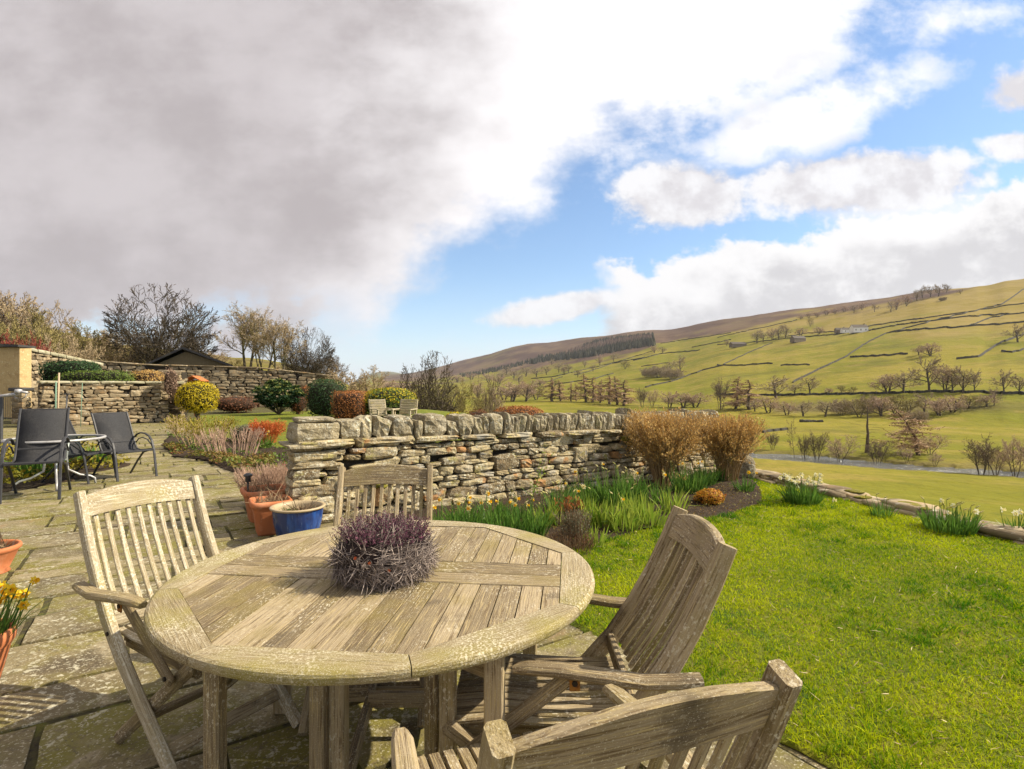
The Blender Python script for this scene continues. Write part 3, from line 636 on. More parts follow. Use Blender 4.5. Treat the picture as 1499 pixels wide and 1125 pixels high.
def main_wall():
    w = thing('dry_stone_wall', 'lichen spotted dry stone wall with upright coping stones running behind the wooden table', 'stone wall', (0, 0, 0))
    H = lambda u: .86-.10*min(max(u/WL, 0), 1)
    mb = MB(); rubble(mb, WA, WD, WN, WL, H, .24, (.05, .135), (.12, .38), 4, .062, .10, .10)
    # left end of the wall
    rubble(mb, WA-WN*.50, WN, -WD, .52, H, .24, (.05, .12), (.2, .5), 4, .07, .08, .05)
    # quoins tie the corner
    z = 0
    while z < .80:
        h = random.uniform(.06, .12); l = random.choice((.46, .30))
        c = WA+WD*(l/2-.07-.05*(1-z))+WN*(.05*(1-z)-.12)
        add_stone(mb, (c[0], c[1], z+h/2), (l, .34, h*1.02), np.stack([np.append(WD, 0), np.append(-WN, 0), (0, 0, 1.0)], 1), 4, 9, .05); z += h
    mb.build('rubble_face', M['stone'], w, False)
    mb = MB()
    a, b = WA+WD*.10-WN*.10, WB-WN*.10; a2, b2 = WA+WD*.10-WN*.44, WB-WN*.44
    mb.prism([tuple(a), tuple(b), tuple(b2), tuple(a2)], -.05, .72, .3); mb.build('core', M['joint'], w)
    # coping: big corner block with a cap slab, then stones on edge, thinner and leaning towards the far end
    mb = MB(); Rw = np.stack([np.append(WD, 0), np.append(-WN, 0), (0, 0, 1.0)], 1)
    def cope(u, l, h, lean, dep=.42, n=4, pw=5.0, jit=.08, z=None, off=-.20):
        c = WA+WD*(u+l/2)+WN*off; z0 = H(u) if z is None else z
        t = lean; Rm = Rw @ rotz(random.gauss(0, .06)) @ np.array([[math.cos(t), 0, math.sin(t)], [0, 1, 0], [-math.sin(t), 0, math.cos(t)]])
        add_stone(mb, (c[0], c[1], z0+h/2-.01), (l, dep, h), Rm, n, pw, jit)
    cope(-.13, .58, .045, .0, .6, 4, 12, .03, .80); cope(-.06, .47, .22, .02, .46, 4, 6, .05, .84); cope(-.02, .40, .045, .0, .40, 4, 12, .03, 1.065)
    u = .43
    specs = [(.20, .20, .0), (.13, .24, .05), (.22, .24, .18), (.27, .24, .10), (.09, .20, .05), (.30, .24, .0), (.16, .18, .1), (.18, .25, .05), (.14, .22, .0), (.11, .22, .12), (.20, .24, .0), (.13, .23, .1)]
    k = 0
    while u < WL:
        if k < len(specs): l, h, ln = specs[k]
        else: l, h, ln = random.uniform(.075, .13), random.uniform(.205, .245), random.uniform(.08, .24)
        cope(u, l*1.0, h*1.06*random.uniform(.94, 1.06), ln if k < len(specs) else -ln*-1, .40, 4, random.choice((5, 7, 9, 12)), .078); u += l*1.03; k += 1
    mb.build('coping', M['stone_moss'], w, False)
    # cover slabs under the coping, a few stick out
    mb = MB(); u = .1
    while u < WL-.2:
        l = random.uniform(.3, .62); c = WA+WD*(u+l/2)+WN*random.uniform(-.2, -.14)
        add_stone(mb, (c[0], c[1], H(u)-.025), (l, .46, random.uniform(.045, .075)), Rw @ rotz(random.gauss(0, .04)), 4, 9, .05); u += l+random.uniform(-.02, .1)
    mb.build('cover_slab_course', M['stone'], w, False)
    # moss patches on ledges
    mb = MB()
    for (u, z, l) in ((4.55, .66, .30), (.78, .36, .18), (.55, .50, .2), (5.6, .70, .2)):
        c = WA+WD*u+WN*.09
        for q in range(7): add_stone(mb, (c[0]+random.gauss(0, l*.25), c[1]+random.gauss(0, l*.2)*.6, z+random.gauss(0, .02)), (l*.5, .12, .05), None, 3, 2.6, .15)
    stuff(mb.build('moss', M['moss'], w, True))
main_wall()

def plain_wall(label, A, B, Hf, thick, hts, lens, cap, n=2, name='stone_wall', capmat='stone_far', zoff=0.0, ends=True, mat='stone_far', capstep=.8):
    A = np.array(A, float); B = np.array(B, float); d = (B-A)/np.linalg.norm(B-A); nr = np.array((d[1], -d[0])); L = np.linalg.norm(B-A)
    w = thing(name, label, 'stone wall')
    mb = MB(); rubble(mb, A, d, nr, L, Hf, thick*.5, hts, lens, n, .09, .02, .05, zoff)
    if ends:
        rubble(mb, A-nr*thick, nr, -d, thick, lambda u: Hf(0), .25, hts, lens, n, .08, .02, .03, zoff)
        rubble(mb, B, -nr, d, thick, lambda u: Hf(L), .25, hts, lens, n, .08, .02, .03, zoff)
    mb.build('rubble_face', M[mat], w, False)
    mb = MB(); n_ = max(2, int(L/1.0))
    for i in range(n_):
        u0, u1 = L*i/n_, L*(i+1)/n_; h = min(Hf(u0), Hf(u1))-.05
        p = [A+d*u0-nr*.12, A+d*u1-nr*.12, A+d*u1-nr*(thick-.02), A+d*u0-nr*(thick-.02)]
        mb.prism([tuple(q) for q in p], zoff-.3, zoff+h, .3)
    mb.build('core', M['joint'], w)
    if cap:
        mb = MB(); u = -.05
        while u < L:
            l = random.uniform(capstep*.7, capstep*1.3); c = A+d*(u+l/2)-nr*thick*.5; sl = (Hf(u+l)-Hf(u))/l
            Rm = np.stack([np.append(d, sl), np.append(-nr, 0), (0, 0, 1.0)], 1)
            add_stone(mb, (c[0], c[1], zoff+Hf(u+l/2)+cap*.3), (l*.99, thick+.12, cap), Rm, 3, 10, .03); u += l
        mb.build('coping', M[capmat], w, False)
    return w
M['cap_pale'] = PM('pale_cap_stone', (.36, .33, .22), [((.24, .22, .12), 3, .5, .7), ((.5, .47, .36), 8, .55, .7, {'seed': 3})], coord='gc', rnd=((.28, .26, .16), (.44, .40, .28), .6), rough=.95)
PA, PB = P(44, 563, 18.6), P(247, 563, 21.8)
plain_wall('low rubble retaining wall with flat pale capstones behind the black metal chairs', PA[:2]+(0, .4), PB[:2], lambda u: 1.50, .5, (.07, .17), (.16, .55), .10, 3, 'retaining_wall', 'cap_pale')
BA, BM, BB = P(120, 563, 33.0), P(345, 563, 35.0), P(462, 563, 37.0)
def bh(u): return float(np.interp(u, [0, 3.5, 9.5, 14.8], [2.85, 2.62, 2.50, 1.9]))
plain_wall('tall weathered garden boundary wall of rough stone in front of the dark gable', BA[:2], BB[:2], bh, .6, (.12, .24), (.2, .7), .09, 2, 'boundary_wall', 'stone_far', capstep=1.4)
QA, QB = P(34, 563, 24.5), P(150, 563, 31.0)
plain_wall('stone garden wall with sloping ridged capstones rising beside the pale stone building', QA[:2], QB[:2], lambda u: float(np.interp(u, [0, 2.8, 8], [3.0, 2.8, 2.4])), .6, (.1, .22), (.2, .6), .16, 2, 'garden_wall', 'cap_pale')
# small end pier behind the golden conifer
plain_wall('short stone pier where the garden wall ends beside the golden conifer', P(246, 563, 22.6)[:2], P(264, 563, 22.6)[:2], lambda u: 2.0, .5, (.08, .18), (.2, .5), .0, 2, 'wall_pier')
# stone edging along the lawn's far side
def edging():
    w = thing('stone_edging', 'low mossy stone edging along the far side of the lawn above the field', 'edging')
    pts = [np.array(p) for p in ((3.72, 9.3), (4.05, 8.0), (4.45, 6.3), (4.80, 5.0), (5.25, 2.6), (5.5, .5))]
    mb = MB(); ms = MB(); q = MB()
    for a, b in zip(pts[:-1], pts[1:]):
        d = (b-a)/np.linalg.norm(b-a); L = np.linalg.norm(b-a); nr = np.array((-d[1], d[0])); u = 0
        for lay, (z, wd) in enumerate(((.0, .46), (.04, .40), (.072, .34))):
            u = random.uniform(-.2, 0)
            while u < L:
                l = random.uniform(.22, .55)
                if lay < 2 or random.random() < .55:
                    c = a+d*(u+l/2)+nr*(.0+random.gauss(0, .02)); Rm = np.stack([np.append(d, 0), np.append(nr, 0), (0, 0, 1.0)], 1) @ rotz(random.gauss(0, .06))
                    add_stone(mb, (c[0], c[1], z+random.gauss(0, .008)), (l*.98, wd*random.uniform(.8, 1.1), .07), Rm, 3, 8, .06)
                    if lay >= 1 and random.random() < .75: add_stone(ms, (c[0]+random.gauss(0, .06), c[1], z+.035), (l*.7, wd*.6, .035), Rm, 3, 2.6, .12)
                u += l
        # outer face of the retaining wall below the edging
        rubble(q, a-nr*.22, d, -nr if False else nr*-1, L, lambda u: 2.4, .25, (.1, .2), (.2, .5), 2, .08, .1, .0, -2.45)
    mb.build('edging_stone_course', M['stone_far'], w, True); stuff(ms.build('moss', M['moss'], w, True)); q.build('retaining_face', M['stone_far'], w)
edging()
M['boulder'] = M['stone_moss']
mb = MB(); g = G(1098, 706); add_stone(mb, (g[0], g[1]+.25, .17), (.30, .34, .38), None, 4, 3.2, .06); tag(mb.build('boulder', M['boulder'], None, True), 'rounded grey gatestone standing beside the right golden twiggy shrub', 'stone')

# ------------------------------------------------------------------ wooden garden furniture
def build_table():
    cx, cy, rr, zt_ = -.471, 2.14, .778, .75; ang = R(-5.9)
    t = thing('dining_table', 'large round weathered wooden garden table with lichen on its slatted top', 'table', (cx, cy, 0), ang)
    th = .036
    # rim of eight segments round an octagon
    ap = .655; mb = MB(); oc = [(ap/math.cos(R(22.5))*math.cos(R(22.5+45*k)), ap/math.cos(R(22.5))*math.sin(R(22.5+45*k))) for k in range(8)]
    for k in range(8):
        a0, a1 = R(22.5+45*k), R(22.5+45*(k+1)); gp = .0016
        p0, p1 = np.array(oc[k]), np.array(oc[(k+1) % 8]); dd = (p1-p0)/np.linalg.norm(p1-p0)
        out = [np.array((rr*math.cos(a0+(a1-a0)*i/14), rr*math.sin(a0+(a1-a0)*i/14))) for i in range(15)]
        inn = [p0+(p1-p0)*i/14 for i in range(15)]
        out[0] = out[0]+dd*gp; out[-1] = out[-1]-dd*gp; inn[0] = inn[0]+dd*gp; inn[-1] = inn[-1]-dd*gp
        rnd = random.random(); off = rng.uniform(-50, 50, 3); V = []; Gc = []; rings = 15
        mid = math.atan2(dd[1], dd[0])
        for i in range(rings):
            o, n_ = out[i], inn[i]; rad = o/np.linalg.norm(o)
            sec = [(n_, zt_-th), (n_, zt_), (n_*.3+o*.7, zt_+.0005), (o-rad*.012, zt_), (o-rad*.003, zt_-.005), (o, zt_-.013), (o-rad*.001, zt_-.024), (o-rad*.005, zt_-.032), (o-rad*.014, zt_-th)]
            for q, z in sec: V.append((q[0], q[1], z)); Gc.append((q@dd, q@np.array((-dd[1], dd[0])), z))
        m_ = 9; F = [(i*m_+k2, i*m_+(k2+1) % m_, (i+1)*m_+(k2+1) % m_, (i+1)*m_+k2) for i in range(rings-1) for k2 in range(m_)]
        mb.add(V, [np.array(F), np.array([tuple(range(m_))[::-1], tuple((rings-1)*m_+q for q in range(m_))])], rnd, np.array(Gc)+off)
    mb.build('table_rim', M['teak_lichen'], t, False)
    # centre board: two planks
    mb = MB(); hw = .118
    for (y0, y1) in ((-hw+.002, -.012), (-.010, hw-.002)):
        mb.box((0, (y0+y1)/2, zt_-th/2-.0015), (2*ap-.004, y1-y0, th), None, None, 0, .003)
    mb.build('centre_board', M['teak'], t)
    # two leaves of slats cut to the octagon
    pitch = .0735; c8 = ap*math.tan(R(22.5))
    def lim(x): return ap-.004 if abs(x) <= c8 else ap-.004-(abs(x)-c8)
    for sg in (1, -1):
        mb = MB(); x = -ap+.003; k = 0
        while x < ap-.01:
            x1 = min(x+pitch-.0045, ap-.003); y0 = hw+.005; ya, yb = lim(x), lim(x1)
            pl = [(x, y0), (x1, y0), (x1, yb)]
            if x < -c8 < x1: pl.append((-c8, lim(-c8)))
            if x < c8 < x1: pl.append((c8, lim(c8)))
            pl.append((x, ya)); pl = [(px_, sg*py_) for px_, py_ in pl]
            if sg < 0: pl = pl[::-1]
            off = rng.uniform(-50, 50, 3); dz = random.uniform(-.0025, .0)
            n_ = len(pl); gc = np.array([(p[1], p[0], zz) for zz in (0, .03) for p in pl])+off
            mb.prism(pl, zt_-th, zt_-.002+dz, None, gc); x += pitch; k += 1
        mb.build('leaf_slats', M['teak'], t)
    mb = MB()     # dark battens under the slats, so that the gaps read dark
    for yy in (-.52, -.36, -.2, .2, .36, .52): mb.box((0, yy, zt_-th-.016), (1.16 if abs(yy) < .3 else .9 if abs(yy) < .5 else .6, .06, .03), None, None, 0, .003)
    mb.build('batten', M['teak'], t)
    inv = lambda X, Y: (rotz(-ang) @ np.array((X-cx, Y-cy, 0)))[:2]
    legs = [((315-CX)/FP*1.62, 1.62, .048), ((467-CX)/FP*1.72, 1.72, .046), ((496-CX)/FP*1.75, 1.75, .050), ((633-CX)/FP*1.72, 1.72, .042), ((656-CX)/FP*1.68, 1.68, .046), ((724-CX)/FP*1.57, 1.57, .054), (-.62, 2.62, .06), (-.30, 2.62, .06), (-1.02, 2.5, .06), (.08, 2.5, .06)]
    for X, Y, s_ in legs:
        x, y = inv(X, Y); m2 = MB(); m2.box((x, y, (zt_-th)/2-.001), (zt_-th-.002, s_, s_), np.stack([(0, 0, 1.0), (1.0, 0, 0), (0, 1.0, 0)], 1), None, 0, .005); m2.build('leg', M['teak'], t)
    def rail(p, q, z, h=.06, nm='stretcher'):
        a, b = inv(*p), inv(*q); m2 = MB(); m2.beam((a[0], a[1], z), (b[0], b[1], z), .028, h); m2.build(nm, M['teak'], t)
    rail(legs[2][:2], (-.62, 2.62), .13); rail(legs[3][:2], (-.30, 2.62), .13); rail((-.585, 2.30), (-.32, 2.30), .165); rail((-.80, 2.46), (.02, 2.46), .10)
    rail(legs[0][:2], legs[1][:2], .66, .07, 'apron'); rail(legs[4][:2], legs[5][:2], .66, .07, 'apron'); rail((-1.02, 2.5), (-.62, 2.62), .66, .07, 'apron'); rail((.08, 2.5), (-.30, 2.62), .66, .07, 'apron')
build_table()

def make_chair(wood, arm_wood=None):
    "folding carver chair; x forward, origin on the ground under the top of the backrest"
    t = thing('folding_armchair', None, 'chair'); W = .265; aw = arm_wood or wood
    post = [(0, .99), (.045, .88), (.10, .76), (.165, .645), (.25, .52), (.36, .40), (.50, .275), (.66, .14), (.81, .012)]
    for s_ in (-1, 1):
        mb = MB(); pts = [(x, s_*(W-.024), z) for x, z in post]
        mb.sweep(pts, .032, [.052, .056, .06, .062, .062, .058, .054, .052, .05], (0, 1, 0)); mb.build('back_post', M[wood], t)
    def back(z): return np.interp(-z, [-q[1] for q in post], [q[0] for q in post])
    # top rail: arched, slightly bowed backwards
    mb = MB(); n = 17; V = []; Gc = []; off = rng.uniform(-50, 50, 3)
    for i in range(n):
        f = -1+2*i/(n-1); y = f*(W-.042); top = .985+.030*(1-f*f)-.012; bot = .892+.010*(1-f*f)
        xb = -.012*(1-f*f)
        for z, dx in ((bot, .014), (top-.004, .014), (top, .008), (top, -.008), (top-.004, -.014), (bot, -.014)):
            V.append((back(z)+dx+xb, y, z)); Gc.append((y, dx, z))
    F = [(i*6+k, i*6+(k+1) % 6, (i+1)*6+(k+1) % 6, (i+1)*6+k) for i in range(n-1) for k in range(6)]
    mb.add(V, [np.array(F)], None, np.array(Gc)+off); mb.build('top_rail', M[wood], t)
    mb = MB(); ns = 10
    for i in range(ns):
        y = -W+.048+.0+(2*W-.096)*(i+.5)/ns
        zs = np.linspace(.90, .53, 7); mb.sweep([(back(z)-.004-.010*(1-(y/W)**2)*np.clip((z-.5)/.4, 0, 1), y, z) for z in zs], .020, .012, (0, 1, 0), None, .003)
    mb.build('back_slats', M[wood], t)
    mb = MB(); mb.beam((back(.505), -W+.04, .505), (back(.505), W-.04, .505), .022, .06); mb.build('lower_rail', M[wood], t)
    # crossing legs
    for s_ in (-1, 1):
        mb = MB(); mb.beam((.815, s_*(W-.058), .450), (.265, s_*(W-.058), .012), .030, .052, (0, 0, 1), None, .012); mb.build('cross_leg', M[aw], t)
    mb = MB(); mb.beam((.40, -W+.07, .118), (.40, W-.07, .118), .022, .05, (.6, 0, .8)); mb.build('rear_stretcher', M[aw], t)
    mb = MB(); mb.beam((.685, -W+.04, .115), (.685, W-.04, .115), .022, .05, (-.6, 0, .8)); mb.build('front_stretcher', M[aw], t)
    # seat: side rails and slats running front to back
    for s_ in (-1, 1):
        mb = MB(); mb.sweep([(.275, s_*(W-.095), .408), (.45, s_*(W-.095), .404), (.65, s_*(W-.095), .414), (.79, s_*(W-.095), .414)], .026, .06, (0, 1, 0)); mb.build('seat_rail', M[aw], t)
    mb = MB()
    for i in range(11):
        y = (W-.072)*(-1+2*i/10); mb.sweep([(.24, y, .450), (.38, y, .444), (.55, y, .452), (.70, y, .462), (.80, y, .452)], .031, .014, (0, 1, 0), None, .003)
    mb.build('seat_slats', M[wood], t)
    for bx_, bz_ in ((.76, .432), (.30, .424)): mb = MB(); mb.beam((bx_, -W+.07, bz_), (bx_, W-.07, bz_), .03, .026); mb.build('seat_batten', M[aw], t)
    # arms, broad and bowed, with a strut to the crossing leg
    for s_ in (-1, 1):
        mb = MB(); y = s_*(W+.012)
        mb.sweep([(.085, y-s_*.004, .622), (.15, y, .618), (.25, y+s_*.012, .622), (.36, y+s_*.014, .638), (.48, y+s_*.006, .650), (.57, y-s_*.002, .652), (.615, y-s_*.004, .648)], [.05, .056, .058, .058, .055, .05, .036], [.026, .028, .028, .028, .028, .026, .02], (0, 1, 0), None, .008)
        mb.build('arm', M[aw], t)
        mb = MB(); mb.beam((.43, s_*(W-.002), .640), (.745, s_*(W-.024), .385), .022, .044, (0, 0, 1), None, .008); st = mb.build('arm_strut', M[aw], t)
        mb = MB(); mb.box((.44, s_*(W+.010), .612), (.03, .006, .05), None, None, 2, .002); h = mb.build('hinge_plate', M['brass'], st)
        for (bx_, ya_, yb_, bz_) in ((.44, .010, .017, .610), (.725, -.02, -.006, .403), (.30, -.012, -.002, .465)): mb = MB(); mb.tube([(bx_, s_*(W+ya_), bz_), (bx_, s_*(W+yb_), bz_)], .0085, 8); mb.build('bolt', M['bolt'], st)
    return t
CH = {'G': 'folding wooden armchairs round the table'}
def set_chair(o, label, top, face):
    f = math.atan2(face[1], face[0]); o.location = (top[0], top[1], 0); o.rotation_euler = (0, 0, f); tag(o, label, 'chair', CH['G'])
c1 = make_chair('teak_pale', 'teak'); set_chair(c1, 'pale lichen covered folding armchair left of the round table', (-1.715, 2.60), (.85, -.53))
c2 = make_chair('teak', 'teak'); set_chair(c2, 'folding armchair facing us across the table in front of the stone wall', (-.70, 3.14), (.10, -1))
c3 = make_chair('teak', 'teak'); set_chair(c3, 'folding armchair right of the table with its back against the lawn', (.622, 1.85), (-1, .02))
c4 = make_chair('teak', 'teak'); set_chair(c4, 'nearest folding armchair seen from behind with only its backrest in view', (.21, .815), (-.345, .939))

# ------------------------------------------------------------------ black sling chairs and their little table
M['sling'] = PM('charcoal_sling_fabric', (.042, .042, .045), [((.075, .072, .07), 3, .45, .7), ((.02, .02, .021), 160, .45, .6)], rough=.8, bump=[(300, .0008)])
M['frame'] = PM('charcoal_frame', (.04, .04, .043), [((.07, .07, .072), 8, .55, .7)], rough=.5, spec=.3)
def make_sling():
    t = thing('sling_chair', None, 'chair'); W = .265
    prof = [(-.47, 1.0), (-.45, .985), (-.385, .86), (-.32, .72), (-.26, .58), (-.215, .48), (-.16, .415), (-.06, .40), (.08, .415), (.22, .43), (.27, .42)]
    mb = MB(); V = []; n = len(prof); pr = np.array(prof); tg = np.gradient(pr, axis=0); tg /= np.linalg.norm(tg, axis=1)[:, None]; nn = np.stack([-tg[:, 1], tg[:, 0]], 1)
    for i in range(n):
        for y, o in ((-W+.02, .004), (0, -.0), (W-.02, .004), (W-.02, -.004), (0, -.008), (-W+.02, -.004)): V.append((pr[i, 0]+nn[i, 0]*o, y, pr[i, 1]+nn[i, 1]*o))
    F = [(i*6+k, i*6+(k+1) % 6, (i+1)*6+(k+1) % 6, (i+1)*6+k) for i in range(n-1) for k in range(6)]
    mb.add(V, [np.array(F)]); mb.build('sling', M['sling'], t, True)
    mb = MB()
    for s_ in (-1, 1): mb.sweep([(x, s_*(W-.01), z) for x, z in prof], .026, .03, (0, 1, 0), None, .006)
    mb.beam((-.465, -W, .99), (-.465, W, .99), .026, .026); mb.beam((.255, -W, .42), (.255, W, .42), .026, .026); mb.beam((-.245, -W, .54), (-.245, W, .54), .022, .022)
    mb.build('seat_frame', M['frame'], t)
    for s_ in (-1, 1):
        y = s_*(W+.02)
        mb = MB(); mb.sweep([(-.27, y, .60), (-.22, y, .645), (-.12, y, .672), (.0, y, .668), (.11, y, .63), (.18, y, .565), (.215, y, .48), (.25, y, .36), (.31, y, .0)], .036, .020, (0, 1, 0), None, .006); mb.build('arm_and_front_leg', M['frame'], t)
        mb = MB(); mb.sweep([(-.26, y, .50), (-.17, y, .575), (-.06, y, .600), (.06, y, .575), (.17, y, .50), (.225, y, .43)], .020, .014, (0, 1, 0), None, .004); mb.build('inner_arm', M['frame'], t)
        mb = MB(); mb.sweep([(.16, y, .42), (-.05, y, .36), (-.20, y, .22), (-.40, y, .0)], .03, .022, (0, 1, 0), None, .005); mb.build('rear_leg', M['frame'], t)
    return t
sl = make_sling()
for o, lab, loc, a in ((sl, 'black sling chair nearest the left edge with its tall back against the glass table', (-6.10, 7.22), R(-61)), (copy_tree(sl), 'black sling chair with both curved arms open towards the path', (-6.02, 8.78), R(-27)), (copy_tree(sl), 'black sling chair tucked behind the little table, mostly hidden by another chair', (-6.45, 8.45), R(0))):
    o.location = (*loc, 0); o.rotation_euler = (0, 0, a); o.scale = (1, 1, 1.12 if o is sl else 1); tag(o, lab, 'chair', 'black sling chairs on the patio')
t = thing('side_table', 'round pale rimmed patio table on bent metal legs between the black chairs', 'table', (-6.44, 7.95, 0)); t.scale = (.90, .90, .95)
mb = MB(); mb.lathe([(.60, .722), (.605, .706), (.64, .706), (.645, .722), (.64, .738), (.605, .738), (.60, .722)], 40); mb.build('table_rim', M['light_metal'], t, True)
gm_ = bpy.data.materials.new('table_glass'); gm_.use_nodes = True; gm_.node_tree.nodes.clear(); q_ = NT(gm_.node_tree); sh_ = q_.n('ShaderNodeMixShader', {0: .10, 1: q_.n('ShaderNodeBsdfTransparent', {'Color': (.82, .88, .86)}).outputs[0], 2: q_.n('ShaderNodeBsdfGlossy', {'Roughness': .05}).outputs[0]}); oo_ = q_.n('ShaderNodeOutputMaterial'); q_.l.new(sh_.outputs[0], oo_.inputs[0])
mb = MB(); mb.lathe([(0, .719), (.602, .719), (.602, .725), (0, .725)], 40); mb.build('glass_pane', gm_, t)
for k in range(4):
    a = R(40+90*k); ca, sa = math.cos(a), math.sin(a); mb = MB()
    mb.tube([(ca*.16, sa*.16, .70), (ca*.13, sa*.13, .45), (ca*.15, sa*.15, .25), (ca*.30, sa*.30, .16), (ca*.43, sa*.43, .13), (ca*.49, sa*.49, .09), (ca*.50, sa*.50, .0)], .016, 8); mb.build('leg', M['light_metal'], t, True)
mb = MB(); mb.lathe([(.12, .40), (.14, .40), (.14, .42), (.12, .42)], 24); mb.build('leg_ring', M['light_metal'], t)

# ------------------------------------------------------------------ companion seat far behind the wall
def companion():
    b = P(577, 563, 19.5); t = thing('companion_seat', 'pale wooden companion seat with slatted backs in front of the domed golden hedge', 'bench', (b[0], b[1], 0), R(-14))
    def seat(cx, rz):
        Rm = rotz(rz)
        def tr(p): q = Rm @ np.array(p, float); return q+np.array((cx, 0, 0))
        mb = MB()
        for k in range(6):
            z = .46+.085*k; y = .22+.035*k; mb.beam(tr((-.27, y, z)), tr((.27, y, z)), .02, .075, (0, -.3, 1))
        mb.build('backrest', M['teak_pale'], t)
        for sx in (-1, 1):
            mb = MB(); mb.beam(tr((sx*.29, .18, .0)), tr((sx*.29, .44, .93)), .05, .05, (1, 0, 0)); mb.build('back_post', M['teak_pale'], t)
            mb = MB(); mb.beam(tr((sx*.31, -.34, .0)), tr((sx*.31, -.34, .58)), .06, .06, (1, 0, 0)); mb.build('front_leg', M['teak_pale'], t)
            mb = MB(); mb.beam(tr((sx*.32, -.40, .60)), tr((sx*.32, .30, .60)), .09, .03); mb.build('arm', M['teak_pale'], t)
        mb = MB()
        for k in range(5): mb.beam(tr((-.29, -.34+.115*k, .41-.012*k)), tr((.29, -.34+.115*k, .41-.012*k)), .10, .025)
        mb.build('seat', M['teak_pale'], t)
    seat(.40, R(4)); seat(-.46, R(52))
    mb = MB()
    for k in range(4): mb.beam((-.20, -.22+.11*k, .57), (.10, -.22+.11*k, .57), .10, .025)
    mb.build('link_table', M['teak_pale'], t)
companion()

# ------------------------------------------------------------------ pots
def pot_square(loc, s_, h, rz, label):
    t = thing('planter_pot', label, 'plant pot', (*loc, 0), rz, 'terracotta pots')
    a = s_/2; mb = MB(); P_ = 6.0
    mb.lathe([(0, .02), (a*.66, .0), (a*.70, .02), (a*.86, h*.66), (a*.90, h*.70), (a*.90, h*.80), (a*1.02, h*.84), (a*1.06, h*.90), (a*1.05, h*.97), (a*1.0, h), (a*.90, h), (a*.88, h*.9), (a*.84, h*.82)], 48, (0, 0, 0), .5, P_)
    mb.build('pot', M['terracotta'], t, True)
    mb = MB(); mb.lathe([(a*.88, h*.84), (a*.5, h*.87), (0, h*.86)], 32, (0, 0, 0), .5, P_); mb.build('soil', M['soil'], t)
    return t
def pot_round(loc, r, h, label, mat, rim, name='plant_pot', group=None, zb=0.0, belly=False):
    t = thing(name, label, 'plant pot', (*loc, zb), 0, group); mb = MB()
    if belly: pr = [(0, 0), (r*.62, 0), (r*.68, .02*h), (r*.80, h*.25), (r*.90, h*.55), (r*.945, h*.80), (r*.95, h*.93)]
    else: pr = [(0, 0), (r*.60, 0), (r*.66, h*.04), (r*.60, h*.12), (r*.78, h*.5), (r*.90, h*.78), (r*.93, h*.82)]
    mb.lathe(pr, 40); b = mb.build('pot', M[mat], t, True)
    mb = MB(); mb.lathe([(r*.93, h*.80), (r*.99, h*.86), (r*1.0, h*.93), (r*.97, h), (r*.88, h), (r*.85, h*.93), (r*.83, h*.80)] if not belly else [(r*.95, h*.925), (r*1.03, h*.945), (r*1.05, h*.98), (r*1.01, h), (r*.90, h*.99), (r*.87, h*.90), (r*.86, h*.78)], 40); mb.build('rim', M[rim], t, True)
    mb = MB(); mb.lathe([(r*.88, h*.80), (r*.5, h*.84), (0, h*.83)], 28); mb.build('soil', M['soil'], t)
    return t
PT1 = pot_square((-2.37, 5.52), .36, .33, R(30), 'square terracotta planter with dry stems beside the blue pot')
PT2 = pot_square((-2.66, 6.04), .42, .34, R(33), 'square terracotta planter holding a solar light behind the front planter')
PT3 = pot_round((-2.62, 6.75), .15, .26, 'small terracotta pot half hidden behind the end of the stone wall', 'terracotta', 'terracotta', 'plant_pot', 'terracotta pots')
PT4 = pot_round((-1.985, 5.22), .235, .33, 'glossy blue glazed pot with a tan rim at the end of the stone wall', 'blue_glaze', 'glaze_rim', 'plant_pot', None, 0, True)
PT5 = pot_round((-4.02, 4.32), .20, .21, 'shallow terracotta bowl of dead stems at the left edge of the paving', 'terracotta', 'terracotta', 'plant_pot', 'terracotta pots')
PT6 = pot_round((-2.46, 2.52), .185, .33, 'terracotta pot of yellow daffodils at the left edge', 'terracotta', 'terracotta', 'plant_pot', 'terracotta pots')
M['twig_dry'] = PM('dry_twig', (.20, .125, .065), rnd=((.11, .065, .035), (.36, .26, .15), 1.0), rough=.9)
def dry_stems(parent, n, r, h, z, lean=.5, mat='twig_dry', w=.004, nm='dry_stem_cluster'):
    a = rng.uniform(0, 6.28, n); q = r*np.sqrt(rng.uniform(0, 1, n)); b = np.stack([q*np.cos(a), q*np.sin(a), np.full(n, z)], 1)
    d = rng.normal(0, lean, (n, 3)); d[:, 2] = np.abs(d[:, 2])*.6+.45; d /= np.linalg.norm(d, axis=1)[:, None]
    mb = MB(); mb.blades(b, d, rng.uniform(.3, 1, n)*h, w, rng.normal(0, .04, (n, 3)), rng.uniform(0, 1, n)); mb.blades(b, d, rng.uniform(.3, 1, n)*h, w, rng.normal(0, .04, (n, 3)), rng.uniform(0, 1, n))
    return mb.build(nm, M[mat], parent)
dry_stems(PT1, 90, .17, .17, .28, .8); dry_stems(PT1, 12, .14, .26, .28, .5, w=.006)
dry_stems(PT2, 120, .17, .17, .28, .8); dry_stems(PT2, 8, .12, .30, .28, .4, w=.006)
dry_stems(PT4, 18, .13, .22, .27, .35, w=.006); dry_stems(PT4, 40, .16, .07, .27, .8); dry_stems(PT5, 40, .12, .16, .17, .6, w=.007); dry_stems(PT3, 8, .05, .3, .2, .3, w=.008)
